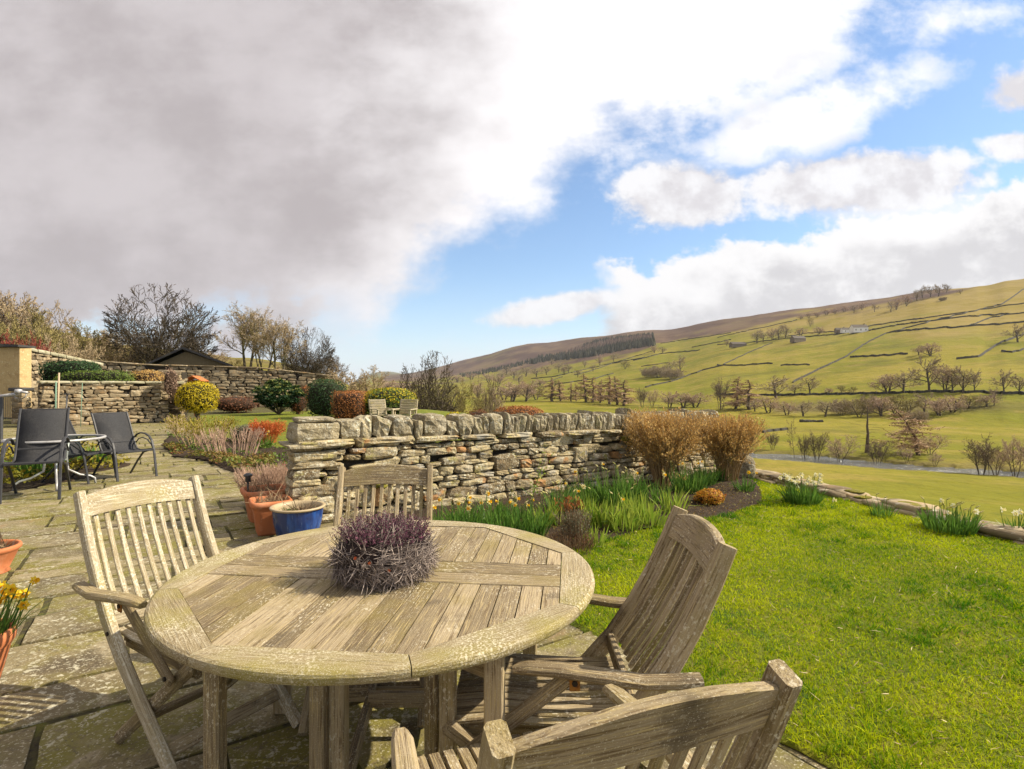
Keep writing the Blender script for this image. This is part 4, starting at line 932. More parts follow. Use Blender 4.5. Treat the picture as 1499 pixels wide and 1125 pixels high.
mb = MB(); a_ = rng.uniform(0, 6.28, 90); mb.leaves(np.stack([-.09+.05*rng.normal(size=90), .06*rng.normal(size=90)-.03, .285+.012*rng.random(90)], 1), rng.normal(size=(90, 3))+(0, 0, 1.5), .02, rng.random(90)); M['weed'] = foliage('small_weed_leaf', (.07, .13, .02), (.16, .22, .04)); mb.build('weed_leaves', M['weed'], PT4)
sl_ = thing('solar_light', 'black capped solar garden light stuck in the rear terracotta planter', 'garden light', (-2.80, 5.97, .28))
mb = MB(); mb.tube([(0, 0, 0), (0, 0, .16)], .012, 8); mb.build('stake', M['dark_metal'], sl_); mb = MB(); mb.lathe([(0, .13), (.03, .14), (.028, .19), (.045, .2), (.045, .215), (.02, .23), (0, .232)], 18); mb.build('lamp_cap', M['dark_metal'], sl_, True)

# ------------------------------------------------------------------ left edge: outbuilding, gate, tools, shed gable, bird table
M['render_stone'] = PM('pale_sandstone_wall', (.50, .36, .17), [((.40, .27, .12), 3, .5, .7), ((.62, .50, .28), 9, .56, .68, {'seed': 4}), ((.30, .22, .12), 16, .62, .72, {'seed': 7})], rough=.95, bump=[(9, .03)])
M['slate'] = PM('dark_slate', (.055, .052, .05), [((.10, .09, .07), 3, .5, .7)], rough=.7)
M['shed_wood'] = PM('dark_shed_boards', (.14, .11, .06), [((.22, .17, .09), 4, .5, .7, {'stretch': (8, 1, .4)})], rough=.8)
M['dark_open'] = PM('dark_interior', (.012, .011, .01), rough=1)
def outbuilding():
    a, b = P(-70, 563, 24.0), P(29, 563, 24.0)
    t = thing('outbuilding', 'pale sandstone outbuilding with a dark slate roof edge at far left', 'building')
    mb = MB(); mb.box(((a[0]+b[0])/2, 24.3, 1.52), (b[0]-a[0], .6, 3.04), None, .5, 0, .02); mb.build('wall', M['render_stone'], t)
    mb = MB(); mb.add([(a[0]-.2, 23.8, 3.05), (b[0]+.10, 23.8, 3.05), (b[0]+.0, 24.8, 3.05), (a[0]-.2, 24.8, 3.05), (a[0]-.2, 23.8, 3.27), (b[0]+.10, 23.8, 3.14), (b[0]+.0, 24.8, 3.14), (a[0]-.2, 24.8, 3.27)], [np.array([(0, 3, 2, 1), (4, 5, 6, 7), (0, 1, 5, 4), (1, 2, 6, 5), (2, 3, 7, 6), (3, 0, 4, 7)])]); mb.build('roof', M['slate'], t)
outbuilding()
t = thing('iron_gate', 'dark iron bar gate below the outbuilding at far left', 'gate')
for i in range(11): pass
mb = MB(); g0 = P(-4, 563, 21.0); g1 = P(21, 563, 21.0)
for i in range(9): x = g0[0]+(g1[0]-g0[0])*i/8; mb.tube([(x, 21, .12), (x, 21, 1.05+.04*math.sin(i*.4))], .009, 6)
mb.build('bars', M['dark_metal'], t)
mb = MB(); mb.beam((g0[0], 21, 1.0), (g1[0], 21, 1.0), .02, .035); mb.beam((g0[0], 21, .2), (g1[0], 21, .2), .02, .035); mb.build('gate_rail', M['dark_metal'], t)
t = thing('gate_pillar', 'dark weathered stone gate pillar with a flat cap beside the iron gate', 'pillar', (*P(31, 563, 20.9)[:2], 0))
mb = MB(); [add_stone(mb, (random.gauss(0, .01), 0, .1+.2*k), (.42, .42, .2), None, 3, 10, .03) for k in range(6)]; mb.build('shaft', M['stone_far'], t); mb = MB(); add_stone(mb, (0, 0, 1.27), (.56, .56, .14), None, 3, 9, .03); mb.build('cap', M['slate'], t)
t = thing('tow_bar', 'grey metal bar with a round end and hanging cable loop at far left', 'metal bar', (0, 0, 0)); Y = 12.0
mb = MB(); mb.tube([P(-12, 582, Y), P(25, 577, Y)], .035, 8); mb.build('bar', M['light_metal'], t, True)
mb = MB(); mb.lathe([(0, -.05), (.06, -.045), (.07, 0), (.06, .045), (0, .05)], 16, P(27, 573, Y)); mb.tube([P(27, 573, Y), P(40, 575, Y)], .028, 8); mb.build('round_end', M['light_metal'], t, True)
mb = MB(); mb.tube([P(39, 576, Y), P(37, 581, Y), P(32, 584, Y), P(25, 583, Y), P(21, 581, Y)], .012, 6); mb.build('cable_loop', M['light_metal'], t, True)
mb = MB(); mb.tube([P(1, 582, Y), P(1, 581, Y)-(0, 0, EYE-(581-CY)/FP*Y)], .04, 8); mb.build('post', M['dark_metal'], t)
M['green_cane'] = PM('green_plastic_cane', (.16, .27, .19), rough=.6); M['wood_pole'] = PM('pale_wood_pole', (.45, .34, .22), rough=.8)
def pole(name, lab, x0, y0, x1, y1, Y, r, mat, cat='pole'):
    a, b = P(x0, y0, Y-.25), P(x1, y1, Y); a[2] = .0
    t_ = thing(name, lab, cat); mb = MB(); mb.tube([a, b], r, 8); mb.build('shaft', M[mat], t_, True); return t_, b
pole('wooden_pole', 'tall pale wooden pole leaning on the low retaining wall', 84, 620, 86.5, 546, 19.1, .026, 'wood_pole')
pole('garden_cane', 'thick green garden cane leaning beside the pale wooden pole', 81, 620, 82, 559, 18.9, .022, 'green_cane')
pole('garden_cane', 'thin green garden cane standing alone against the low wall', 118, 620, 120.5, 561, 19.6, .011, 'green_cane')
t_, b_ = pole('garden_spade', 'dark garden spade with a T shaped handle leaning on the low wall', 96, 618, 98, 577, 19.2, .022, 'dark_metal', 'spade')
mb = MB(); mb.beam(b_+(-.09, 0, 0), b_+(.09, 0, 0), .05, .045); mb.build('handle', M['dark_metal'], t_)
mb = MB(); mb.box((P(96, 610, 18.95)[0], 18.95, .15), (.19, .02, .3), None, .5, 2, .008); mb.build('blade', M['dark_metal'], t_)
def gable():
    t = thing('garden_shed', 'dark timber shed whose shallow gable shows above the tall stone wall', 'shed'); Y = 39.0
    a, p, b = P(213, 530, Y), P(272, 511.5, Y), P(345, 538, Y); a[2] = b[2]-.02
    mb = MB(); mb.add([(a[0]+.5, Y, 0), (b[0]-.5, Y, 0), (b[0]-.5, Y, b[2]+.12), (p[0], Y, p[2]-.15), (a[0]+.5, Y, a[2]+.12)]+[(a[0]+.5-3.5, Y+6, 0), (b[0]-.5-3.5, Y+6, 0), (b[0]-.5-3.5, Y+6, b[2]+.12), (p[0]-3.5, Y+6, p[2]-.15), (a[0]+.5-3.5, Y+6, a[2]+.12)], [np.array([(0, 1, 2, 3, 4), (9, 8, 7, 6, 5)]), np.array([(0, 5, 6, 1), (1, 6, 7, 2), (4, 9, 5, 0)])]); mb.build('wall', M['shed_wood'], t)
    mb = MB()
    for q in (a, b):
        for z0, z1 in ((0.0, .14),):
            V = [(p[0], Y-.4, p[2]-.0), (q[0], Y-.4, q[2]), (q[0], Y-.4, q[2]+.15), (p[0], Y-.4, p[2]+.15), (p[0]-3.9, Y+6.4, p[2]), (q[0]-3.9, Y+6.4, q[2]), (q[0]-3.9, Y+6.4, q[2]+.15), (p[0]-3.9, Y+6.4, p[2]+.15)]
            mb.add(V, [np.array([(0, 1, 2, 3), (7, 6, 5, 4), (0, 4, 5, 1), (3, 2, 6, 7), (1, 5, 6, 2)])])
    mb.build('roof', M['slate'], t)
gable()
M['cedar'] = PM('orange_cedar', (.50, .15, .04), [((.34, .09, .03), 8, .5, .7)], rough=.7)
t = thing('bird_table', 'small bird table with an orange pitched roof behind the golden conifer', 'bird table', (*P(286, 563, 26.0)[:2], 0))
mb = MB(); mb.box((0, 0, .75), (.08, .08, 1.5), None, .5, 2, .01); mb.build('post', M['cedar'], t); mb = MB(); mb.box((0, 0, 1.35), (.62, .5, .04), None, .5, 0, .01); mb.build('tray', M['cedar'], t)
mb = MB(); mb.box((0, .2, 1.5), (.55, .03, .28), None, .5, 0, .005); [mb.box((s_*.27, -.2, 1.5), (.04, .04, .28), None, .5, 2, .005) for s_ in (-1, 1)]; mb.build('house_frame', M['cedar'], t)
mb = MB(); [mb.beam((0, 0, 1.84), (s_*.46, 0, 1.60), .62, .035, (0, 0, 1)) for s_ in (-1, 1)]; mb.build('roof', M['cedar'], t)
t = thing('lean_to_shelter', 'small dark slate lean-to beside the bird table under the tall wall', 'shelter', (*P(262, 563, 29.0)[:2], 0))
mb = MB(); mb.box((0, 0, .8), (.9, .8, 1.6), None, .5, 0, .02); mb.build('wall', M['dark_open'], t); mb = MB(); mb.beam((-.55, 0, 1.72), (.75, 0, 1.72), 1.0, .08); mb.build('roof', M['slate'], t)
# ------------------------------------------------------------------ plants
def unit(n):
    d = rng.normal(size=(n, 3)); return d/np.linalg.norm(d, axis=1)[:, None]
def blob_leaves(mb, c, r, n, size, power=2.2, depth=.25, lump=.12, lseed=0, rndlo=0, rndhi=1, up=.0, aspect=.5, flat=None):
    d = unit(n); k = (np.abs(d)**power).sum(1)**(-1/power)
    lum = 1+lump*(fbm(d[:, 0]*3+20+lseed, d[:, 1]*3+d[:, 2]*2.3+20, 3, int(lseed))-.5)*2
    q = 1-depth*rng.random(n)**1.6+np.abs(rng.normal(0, .035, n))
    pos = d*(k*lum*q)[:, None]*np.array(r)+np.array(c)
    if flat is not None: ok = pos[:, 2] > flat; pos, d = pos[ok], d[ok]
    m = len(pos); nr = d+rng.normal(0, .55, (m, 3))+np.array((0, 0, up)); nr /= np.linalg.norm(nr, axis=1)[:, None]
    mb.leaves(pos, nr, size*rng.uniform(.6, 1.3, m), rng.uniform(rndlo, rndhi, m), aspect)
def blob_core(mb, c, r, power=2.2, k_=.78, lump=.12, lseed=0, flat=None):
    v, f = SHAPES[4]; v = v+0.0; d = v/np.linalg.norm(v, axis=1)[:, None]; k = (np.abs(d)**power).sum(1)**(-1/power)
    p = d*(k*k_)[:, None]*np.array(r)+np.array(c)
    if flat is not None: p[:, 2] = np.maximum(p[:, 2], flat)
    mb.add(p, [f], .3)
M['core_green'] = PM('shrub_core_shade', (.018, .018, .008), rough=1)  # near-black fill: shade between the leaves put into the colour
M['core_brown'] = PM('hedge_core_shade', (.04, .022, .012), rough=1)  # dark brown fill, inner shade of hedges painted as colour
M['bark'] = PM('bark', (.12, .095, .06), [((.20, .18, .11), 9, .5, .7), ((.06, .05, .035), 18, .5, .7, {'seed': 3}), ((.15, .16, .05), 4, .5, .7, {'seed': 8, 'strength': .7})], rough=.95)
F = {}
F['gold'] = foliage('golden_conifer_leaf', (.36, .27, .010), (.66, .52, .02), .3)
F['goldgreen'] = foliage('gold_green_leaf', (.16, .145, .012), (.34, .27, .02), .25)
F['dkgreen'] = foliage('dark_green_leaf', (.016, .045, .014), (.05, .10, .028), .2)
F['midgreen'] = foliage('mid_green_leaf', (.06, .11, .014), (.17, .22, .035), .25)
F['ltgreen'] = foliage('pale_green_leaf', (.14, .17, .035), (.34, .36, .11), .3)
F['rust'] = foliage('rust_beech_leaf', (.22, .075, .02), (.48, .20, .06), .25)
F['rustdk'] = foliage('brown_beech_leaf', (.11, .042, .02), (.24, .095, .04), .25)
F['red'] = foliage('red_shrub_leaf', (.38, .07, .02), (.66, .20, .05), .3)
F['crimson'] = foliage('crimson_flower', (.30, .02, .04), (.45, .05, .06), .3)
F['tan'] = foliage('tan_twig', (.27, .185, .085), (.52, .38, .20), .1)
F['pinktwig'] = foliage('pinkish_twig', (.26, .16, .11), (.46, .31, .22), .1)
F['greygreen'] = foliage('grey_green_leaf', (.12, .12, .07), (.26, .25, .16), .2)
F['goldbrown'] = foliage('golden_brown_leaf', (.37, .20, .06), (.68, .46, .15), .3)
F['orange'] = foliage('orange_heather_leaf', (.42, .13, .02), (.55, .34, .03), .3)
F['blade'] = foliage('daffodil_leaf', (.05, .13, .018), (.15, .27, .04), .35, .45)
F['iris'] = foliage('iris_leaf', (.14, .24, .02), (.36, .42, .06), .4, .45)
F['petal'] = foliage('pale_yellow_petal', (.72, .62, .24), (.80, .74, .42), .35)
F['petal_cream'] = foliage('cream_petal', (.76, .72, .50), (.82, .80, .64), .35)
F['petal_y'] = foliage('yellow_petal', (.80, .50, .01), (.85, .62, .03), .35)
F['trumpet'] = foliage('yellow_trumpet', (.78, .42, .01), (.82, .52, .02), .3)
F['bud'] = foliage('pale_bud', (.55, .52, .18), (.68, .60, .28), .3)
F['stalk'] = foliage('green_stalk', (.10, .17, .03), (.18, .25, .05), .3)
F['twig'] = foliage('brown_twig', (.09, .055, .03), (.22, .145, .08), .0, .9)

def topiary(name, label, cat, px, ytop, ybot, wpx, Y, leaf, core='core_green', power=2.3, stem=.25, size=.07, n=3800, depthr=None, lump=.15, group=None, cut=None, leaf2=None, top=.0):
    x = (px-CX)/FP*Y; zt_, zb = EYE-(ytop-CY)/FP*Y, max(0.0, EYE-(ybot-CY)/FP*Y); r = wpx/2/FP*Y; dr_ = depthr or r
    t = thing(name, label, cat, (x, Y, 0), 0, group); c = (0, 0, (zt_+zb)/2); rr = (r, dr_, (zt_-zb)/2); sd_ = random.uniform(0, 50); fl = None if cut is None else zb+(zt_-zb)*cut
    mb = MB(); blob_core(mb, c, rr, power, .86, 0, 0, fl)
    mb.build('shade_core', M[core], t, True)  # solid dark body standing in for the shade inside the shrub
    mb = MB(); blob_leaves(mb, c, rr, n, size, power, .22, lump, sd_, flat=fl); mb.build('foliage', F[leaf], t)
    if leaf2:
        mb = MB(); blob_leaves(mb, (0, 0, c[2]+rr[2]*top), (rr[0]*1.01, rr[1]*1.01, rr[2]*(1.01-top)), int(n*.5), size, power, .10, lump, sd_, flat=c[2]+rr[2]*.15); mb.build('top_foliage', F[leaf2], t)  # second leaf colour over the upper part
    if stem:
        mb = MB(); k = 3
        for i in range(k): a = 2.1*i; mb.tube([(.05*math.cos(a), .05*math.sin(a), 0), (.07*math.cos(a), .07*math.sin(a), c[2]*.6), (.25*r*math.cos(a), .25*r*math.sin(a), c[2])], [.045, .04, .03], 6)
        mb.build('stem', M['bark'], t)
    return t
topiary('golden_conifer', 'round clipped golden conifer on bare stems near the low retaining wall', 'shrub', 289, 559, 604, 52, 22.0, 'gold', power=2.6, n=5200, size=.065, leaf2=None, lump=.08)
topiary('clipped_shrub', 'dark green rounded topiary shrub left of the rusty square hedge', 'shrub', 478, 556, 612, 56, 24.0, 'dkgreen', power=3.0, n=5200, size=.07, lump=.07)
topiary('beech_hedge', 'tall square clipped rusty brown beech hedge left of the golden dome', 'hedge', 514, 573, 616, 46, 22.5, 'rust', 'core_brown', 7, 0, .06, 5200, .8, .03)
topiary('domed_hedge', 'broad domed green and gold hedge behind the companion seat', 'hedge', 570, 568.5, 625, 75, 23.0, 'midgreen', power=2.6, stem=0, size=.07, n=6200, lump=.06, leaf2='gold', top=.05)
topiary('beech_hedge', 'long low clipped rusty hedge showing over the stone wall coping', 'hedge', 759, 595.5, 640, 76, 13.5, 'rust', 'core_brown', 3.4, 0, .045, 7000, .5, .05)
topiary('golden_shrub', 'small bright yellow green bush peeping over the stone wall', 'shrub', 664, 603, 640, 32, 13.0, 'gold', power=2.0, stem=0, size=.05, n=1600, lump=.3)
topiary('twiggy_shrub', 'low pinkish brown twiggy bush left of the long rusty hedge', 'shrub', 698, 600, 640, 40, 13.2, 'rustdk', 'core_brown', 2.4, 0, .035, 2400, None, .25)
topiary('evergreen_shrub', 'dark evergreen hedge plant on top of the retaining wall', 'shrub', 104, 529, 562, 76, 22.2, 'dkgreen', power=3.4, stem=0, size=.09, n=4200, depthr=.6, lump=.12)
topiary('evergreen_shrub', 'olive green low hedge behind the capstones of the retaining wall', 'shrub', 140, 543, 572, 110, 21.4, 'midgreen', power=3.6, stem=0, size=.07, n=4200, depthr=.5, lump=.16)
topiary('golden_hedge', 'golden tan clipped hedge at the right end of the retaining wall', 'hedge', 215, 543, 575, 46, 22.0, 'goldbrown', 'core_brown', 3.6, 0, .06, 3000, .5, .12)
topiary('climbing_shrub', 'pinkish bare climber tumbling over the end of the retaining wall', 'shrub', 250, 540, 582, 17, 21.4, 'pinktwig', 'core_brown', 2.2, 0, .045, 1400, .3, .45)
topiary('grey_shrub', 'low rounded grey green lavender bush in the left bed', 'shrub', 364, 622, 652, 46, 14.2, 'greygreen', 'core_brown', 2.6, 0, .035, 3000, None, .12)
topiary('dark_shrub', 'low dark brown shrub at the foot of the tall boundary wall', 'shrub', 345, 580, 611, 60, 29.0, 'rustdk', 'core_brown', 2.2, 0, .08, 1800, None, .3)
topiary('russet_shrub', 'small russet shrub right of the big glossy evergreen', 'shrub', 436, 572, 606, 26, 27.0, 'rustdk', 'core_brown', 2.2, .2, .07, 1200, None, .3)
topiary('russet_shrub', 'pink brown bush against the boundary wall left of the dark topiary', 'shrub', 448, 566, 590, 24, 30.0, 'rust', 'core_brown', 2.4, 0, .08, 1200, None, .2)

def rhodo():
    Y = 26.5; x = (408-CX)/FP*Y; t = thing('rhododendron', 'big glossy rhododendron with pale green leaf tips by the boundary wall', 'shrub', (x, Y, 0)); k = Y/FP
    for (cx_, top, bot, w) in ((-14, 554, 590, 40), (12, 551, 585, 46), (0, 565, 608, 66), (24, 570, 600, 34), (-30, 572, 603, 34)): pass
    ws, la, lb = MB(), MB(), MB()
    for i in range(190):
        d = unit(1)[0]; d[2] = d[2] if d[2] > -.2 else d[2]*.8; c = np.array((0, 0, .85))+np.array((d[0]*34*k, d[1]*28*k, d[2]*(24 if d[2] > 0 else 20)*k))*rng.uniform(.6, 1.05)
        c[2] = max(c[2], .25)
        if i % 9 == 0: ws.tube([(0, 0, .05), c*np.array((.5, .5, .55)), c], [.03, .02, .012], 4, cap=False)
        n = 26; a = rng.uniform(0, 6.28, n); el = rng.uniform(-.3, .7, n); dd = np.stack([np.cos(a)*np.cos(el), np.sin(a)*np.cos(el), np.sin(el)], 1)
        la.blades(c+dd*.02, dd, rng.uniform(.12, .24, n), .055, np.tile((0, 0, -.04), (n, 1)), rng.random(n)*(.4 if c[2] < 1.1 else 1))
        if c[2] > .9:
            n = 10; a = rng.uniform(0, 6.28, n); dd = np.stack([np.cos(a)*.6, np.sin(a)*.6, np.full(n, .7)], 1)
            lb.blades(c+dd*.03, dd, rng.uniform(.10, .2, n), .045, np.zeros((n, 3)), rng.random(n))
    ws.build('stem', M['bark'], t); la.build('foliage', F['dkgreen'], t); lb.build('pale_shoots', F['ltgreen'], t)
rhodo()

def stems_shrub(name, label, cat, loc, n, h, spread, leaf, base_r=.08, nleaf=0, lsize=.02, w=.006, twig='twig', sub=4, lfrom=.35, group=None, curve=.5, shape=None, twigpart='twigs'):
    "many upright stems that fork, with small leaves or buds along the upper part"
    t = thing(name, label, cat, loc, 0, group)
    a = rng.uniform(0, 6.28, n); q = np.sqrt(rng.random(n)); hh = h*rng.uniform(.80, 1.0, n)*(1-.06*q*q)
    base = np.stack([base_r*q*np.cos(a), base_r*q*np.sin(a), np.zeros(n)], 1)
    end = np.stack([spread*q*np.cos(a), spread*q*np.sin(a), hh], 1)+rng.normal(0, .02*h, (n, 3))
    mid = base*.35+end*.65*np.array((curve, curve, 0))+np.array((0, 0, 1))*hh[:, None]*np.array(.42)
    mb = MB(); lf = MB(); tt = np.linspace(0, 1, 6)
    allp = []
    for i in range(n):
        p = ((1-tt)**2)[:, None]*base[i]+(2*tt*(1-tt))[:, None]*mid[i]+(tt**2)[:, None]*end[i]
        mb.tube(p, np.linspace(w, w*.35, 6), 3, random.random(), False); allp.append(p)
        for _ in range(sub):
            s0 = random.uniform(.35, .8); k = s0*5; i0 = int(k); b = p[i0]*(1-k+i0)+p[min(i0+1, 5)]*(k-i0); d = p[5]-p[3]; d /= np.linalg.norm(d); d = d+rng.normal(0, .38, 3); d /= np.linalg.norm(d)
            L = min((hh[i]-b[2])*random.uniform(.6, 1.0)/max(d[2], .45), h*.36)
            q2 = np.array([b, b+d*L*.5, b+d*L+np.array((0, 0, .03))]); mb.tube(q2, [w*.5, w*.4, w*.2], 3, random.random(), False); allp.append(q2)
    mb.build(twigpart, F[twig], t)
    if nleaf:
        L = len(allp); ii = rng.integers(0, L, nleaf); s = lfrom+(1-lfrom)*rng.random(nleaf)**.8
        pos = np.array([allp[i][min(int(q*(len(allp[i])-1)), len(allp[i])-2)]*(1-(q*(len(allp[i])-1) % 1))+allp[i][min(int(q*(len(allp[i])-1)), len(allp[i])-2)+1]*(q*(len(allp[i])-1) % 1) for i, q in zip(ii, s)])
        pos = pos+rng.normal(0, lsize*.5, pos.shape); lf.leaves(pos, unit(nleaf), lsize*rng.uniform(.6, 1.3, nleaf), rng.random(nleaf), .5, np.tile((0, 0, .7), (nleaf, 1))); lf.build('foliage', F[leaf], t)
    return t
b = G(975, 719); stems_shrub('vase_shrub', 'tall golden brown vase shaped shrub with flat top left of its twin', 'shrub', (2.10, 7.85, 0), 130, 1.15, .58, 'goldbrown', .09, 20000, .028, .008, 'tan', 7, .35, 'golden brown vase shrubs before the wall', .30)
stems_shrub('vase_shrub', 'rounder golden brown vase shaped shrub at the far end of the stone wall', 'shrub', (3.22, 8.35, 0), 120, 1.06, .54, 'goldbrown', .12, 18000, .028, .008, 'tan', 7, .35, 'golden brown vase shrubs before the wall', .36)
g = G(402, 648); stems_shrub('red_twig_shrub', 'vivid orange red twiggy shrub left of the stone wall end', 'shrub', (g[0]-.05, g[1]-.3, 0), 80, .62, .46, 'red', .2, 2600, .035, .006, 'red', 5, .2)
g = G(343, 668); stems_shrub('twiggy_shrub', 'pinkish bare cut back rose shrub in the left bed', 'shrub', (g[0], g[1], 0), 60, .62, .75, 'pinktwig', .5, 500, .03, .008, 'pinktwig', 4, .3, None, .9)
g = G(300, 655); stems_shrub('twiggy_shrub', 'olive leaved straggly shrub below the golden conifer', 'shrub', (g[0], g[1], 0), 50, .75, .85, 'goldgreen', .5, 1500, .05, .007, 'tan', 4, .3, None, .9)
g = G(258, 637); stems_shrub('golden_grass', 'straw coloured grassy tuft at the corner of the retaining wall', 'plant', (g[0], g[1], 0), 50, .6, .4, 'goldgreen', .1, 300, .05, .006, 'tan', 1, .4)
g = G(398, 700); stems_shrub('dry_heather', 'tan dry hydrangea clump growing at the end of the stone wall', 'shrub', (-2.86, 6.85, 0), 220, .50, .50, 'pinktwig', .32, 1800, .016, .005, 'pinktwig', 5, .3, None, .8)
g = G(470, 615); stems_shrub('red_flower_shrub', 'orange pink flowered low shrub behind the left end of the wall', 'shrub', (-4.35, 13.0, 0), 60, .70, .45, 'red', .3, 700, .05, .006, 'pinktwig', 3, .5)
stems_shrub('red_flower_shrub', 'small crimson flowering shrub in front of the square rusty hedge', 'shrub', (-3.0, 12.9, 0), 50, .66, .50, 'crimson', .3, 420, .06, .006, 'greygreen', 2, .6)
stems_shrub('red_flower_shrub', 'bright red flower tuft just left of the companion seat', 'shrub', (-1.95, 12.2, 0), 30, .64, .25, 'crimson', .15, 300, .06, .006, 'greygreen', 2, .6)
stems_shrub('small_rose', 'dark red leaved rose stems beside the end of the stone wall', 'shrub', (-3.15, 8.3, 0), 22, .34, .30, 'crimson', .2, 160, .04, .005, 'twig', 2, .5)

# ground cover on the left bed and side bed
def cover(name, label, poly, n, size, leafs, hmax, kind='stuff', dens=None):
    xs = [p[0] for p in poly]; ys = [p[1] for p in poly]; X = rng.uniform(min(xs), max(xs), n*2); Y = rng.uniform(min(ys), max(ys), n*2); ok = inside(poly, X, Y)
    w = fbm(X*1.6, Y*1.6, 3, 21); ok &= w > .36; X, Y, w = X[ok][:n], Y[ok][:n], w[ok][:n]; m = len(X)
    Z = .03+hmax*np.clip((w-.36)*3, 0, 1)*rng.uniform(.5, 1.1, m); nr = unit(m)+np.array((0, 0, .8)); nr /= np.linalg.norm(nr, axis=1)[:, None]
    mb = MB(); mb.leaves(np.stack([X, Y, Z], 1), nr, size*rng.uniform(.6, 1.4, m), np.clip(fbm(X*2.5, Y*2.5, 3, 5)*1.4-.2+rng.normal(0, .15, m), 0, 1), .6)
    o = mb.build(name, F[leafs]); tag(o, label, 'ground cover', None, kind); return o
F['cover'] = foliage('ground_cover_leaf', (.20, .075, .03), (.19, .22, .035), .25)
FRONT = [tuple(G(236, 650)[:2]), tuple(G(250, 668)[:2]), tuple(G(300, 677)[:2]), tuple(G(340, 690)[:2]), tuple(G(376, 700)[:2]), (-3.5, 8.6), (-4.6, 10.8), (-6.4, 11.6)]
cover('ground_cover', 'green and russet ground cover plants spilling over the path edge', FRONT, 9000, .05, 'cover', .14)
cover('ground_cover', 'mixed low leaves under the shrubs of the left bed', LBED, 5000, .06, 'midgreen', .12)
cover('ground_cover', 'yellow green low plants filling the bed behind the black chairs', SIDEBED, 9000, .07, 'goldgreen', .30)
cover('ground_cover', 'fallen leaves and small weeds on the soil below the stone wall', BED, 5200, .022, 'cover', .035)

# daffodils
def flower_mesh(petal, s=1.0):
    pt, tr = MB(), MB()
    for k in range(6):
        a = k*math.pi/3; d = np.array((math.cos(a), math.sin(a), 0)); e_ = np.array((-d[1], d[0], 0)); r = .030*s
        pt.add([d*.005*s, d*r*.55+e_*r*.34+(0, 0, .003*s), d*r+(0, 0, -.004*s), d*r*.55-e_*r*.34+(0, 0, .003*s)], [np.array([(0, 3, 2, 1)])], random.random())
    tr.lathe([(.006*s, 0), (.009*s, .010*s), (.010*s, .018*s), (.0145*s, .026*s)], 10, (0, 0, 0), .5)
    return pt.mesh('petals'), tr.mesh('trumpet', True)
FL = {}
for k in ('petal', 'petal_cream', 'petal_y'):
    a, b = flower_mesh(k); a.materials.append(F[k]); b.materials.append(F['trumpet']); FL[k] = (a, b)
    if k == 'petal_cream': b.materials[0] = F['petal']
def daffodils(name, label, loc, r, h, nb, nf, petal='petal', leaf='blade', w=.011, buds=0, lean=.28, group=None, fs=1.0, hlo=.86, toward=None):
    t = thing(name, label, 'flowers', (*loc, 0) if len(loc) == 2 else loc, 0, group)
    a = rng.uniform(0, 6.28, nb); q = r*np.sqrt(rng.random(nb)); b = np.stack([q*np.cos(a), q*np.sin(a), np.zeros(nb)], 1)
    d = np.stack([np.cos(a)*q/r*lean, np.sin(a)*q/r*lean, np.ones(nb)], 1)+rng.normal(0, .13, (nb, 3)); d /= np.linalg.norm(d, axis=1)[:, None]
    L = h*rng.uniform(.42, 1.0, nb); fl_ = rng.uniform(.0, .7, nb)+(rng.random(nb) < .16)*rng.uniform(.5, 1.1, nb); an_ = rng.uniform(0, 6.28, nb); bend = (np.stack([d[:, 0]+.35*np.cos(an_), d[:, 1]+.35*np.sin(an_), -.25*fl_], 1))*L[:, None]*fl_[:, None]*.8
    mb = MB(); mb.blades(b, d, L, w, bend, rng.random(nb)); mb.build('leaves', F[leaf], t)
    st = MB(); bd = MB()
    for i in range(nf+buds):
        aa = random.uniform(0, 6.28); qq = r*math.sqrt(random.random())*1.0; p0 = np.array((qq*math.cos(aa), qq*math.sin(aa), 0)); tp = p0*(1+lean*.9*h/r*.6)+np.array((random.gauss(0, .03), random.gauss(0, .03), h*random.uniform(hlo, 1.12)))
        f = np.array(toward if toward is not None else (random.gauss(.2, .7), random.gauss(-.7, .5), 0))+np.array((random.gauss(0, .35), random.gauss(0, .35), random.uniform(-.25, .25))); f /= np.linalg.norm(f)
        st.tube([p0, (p0+tp)/2+rng.normal(0, .01, 3), tp, tp+f*.012+np.array((0, 0, .004))], .0028, 4, random.random())
        if i < nf:
            M4 = Vector(f).to_track_quat('Z', 'Y').to_matrix().to_4x4(); M4.translation = Vector(tp+f*.014); s_ = fs*random.uniform(.85, 1.15)
            pe = bpy.data.objects.new('flower', FL[petal][0]); C.objects.link(pe); pe.parent = t; pe.matrix_local = M4 @ Matrix.Scale(s_, 4)
            tr = bpy.data.objects.new('trumpet', FL[petal][1]); C.objects.link(tr); tr.parent = pe
        else:
            dn = np.array((f[0]*.7, f[1]*.7, .5)); dn /= np.linalg.norm(dn); bd.tube([tp, tp+dn*.018, tp+dn*.045], [.004, .008, .002], 5, random.random())
    st.build('stalks', F['stalk'], t)
    if buds: stuff(bd.build('buds', F['bud'], t))
    return t
g = G(1177, 741); daffodils('daffodil_clump', 'large cream flowered daffodil clump on the lawn nearest the shrubs', (g[0], g[1]+.05), .17, .33, 260, 26, 'petal_cream', w=.012, buds=8, fs=1.05)
g = G(1291, 760); daffodils('daffodil_clump', 'small flowerless daffodil tuft between the two large lawn clumps', (g[0], g[1]), .09, .22, 80, 0, buds=4, w=.010)
g = G(1394, 782); daffodils('daffodil_clump', 'dense daffodil clump in bud against the stone edging at right', (g[0], g[1]+.05), .20, .27, 300, 4, 'petal_cream', buds=22, w=.012)
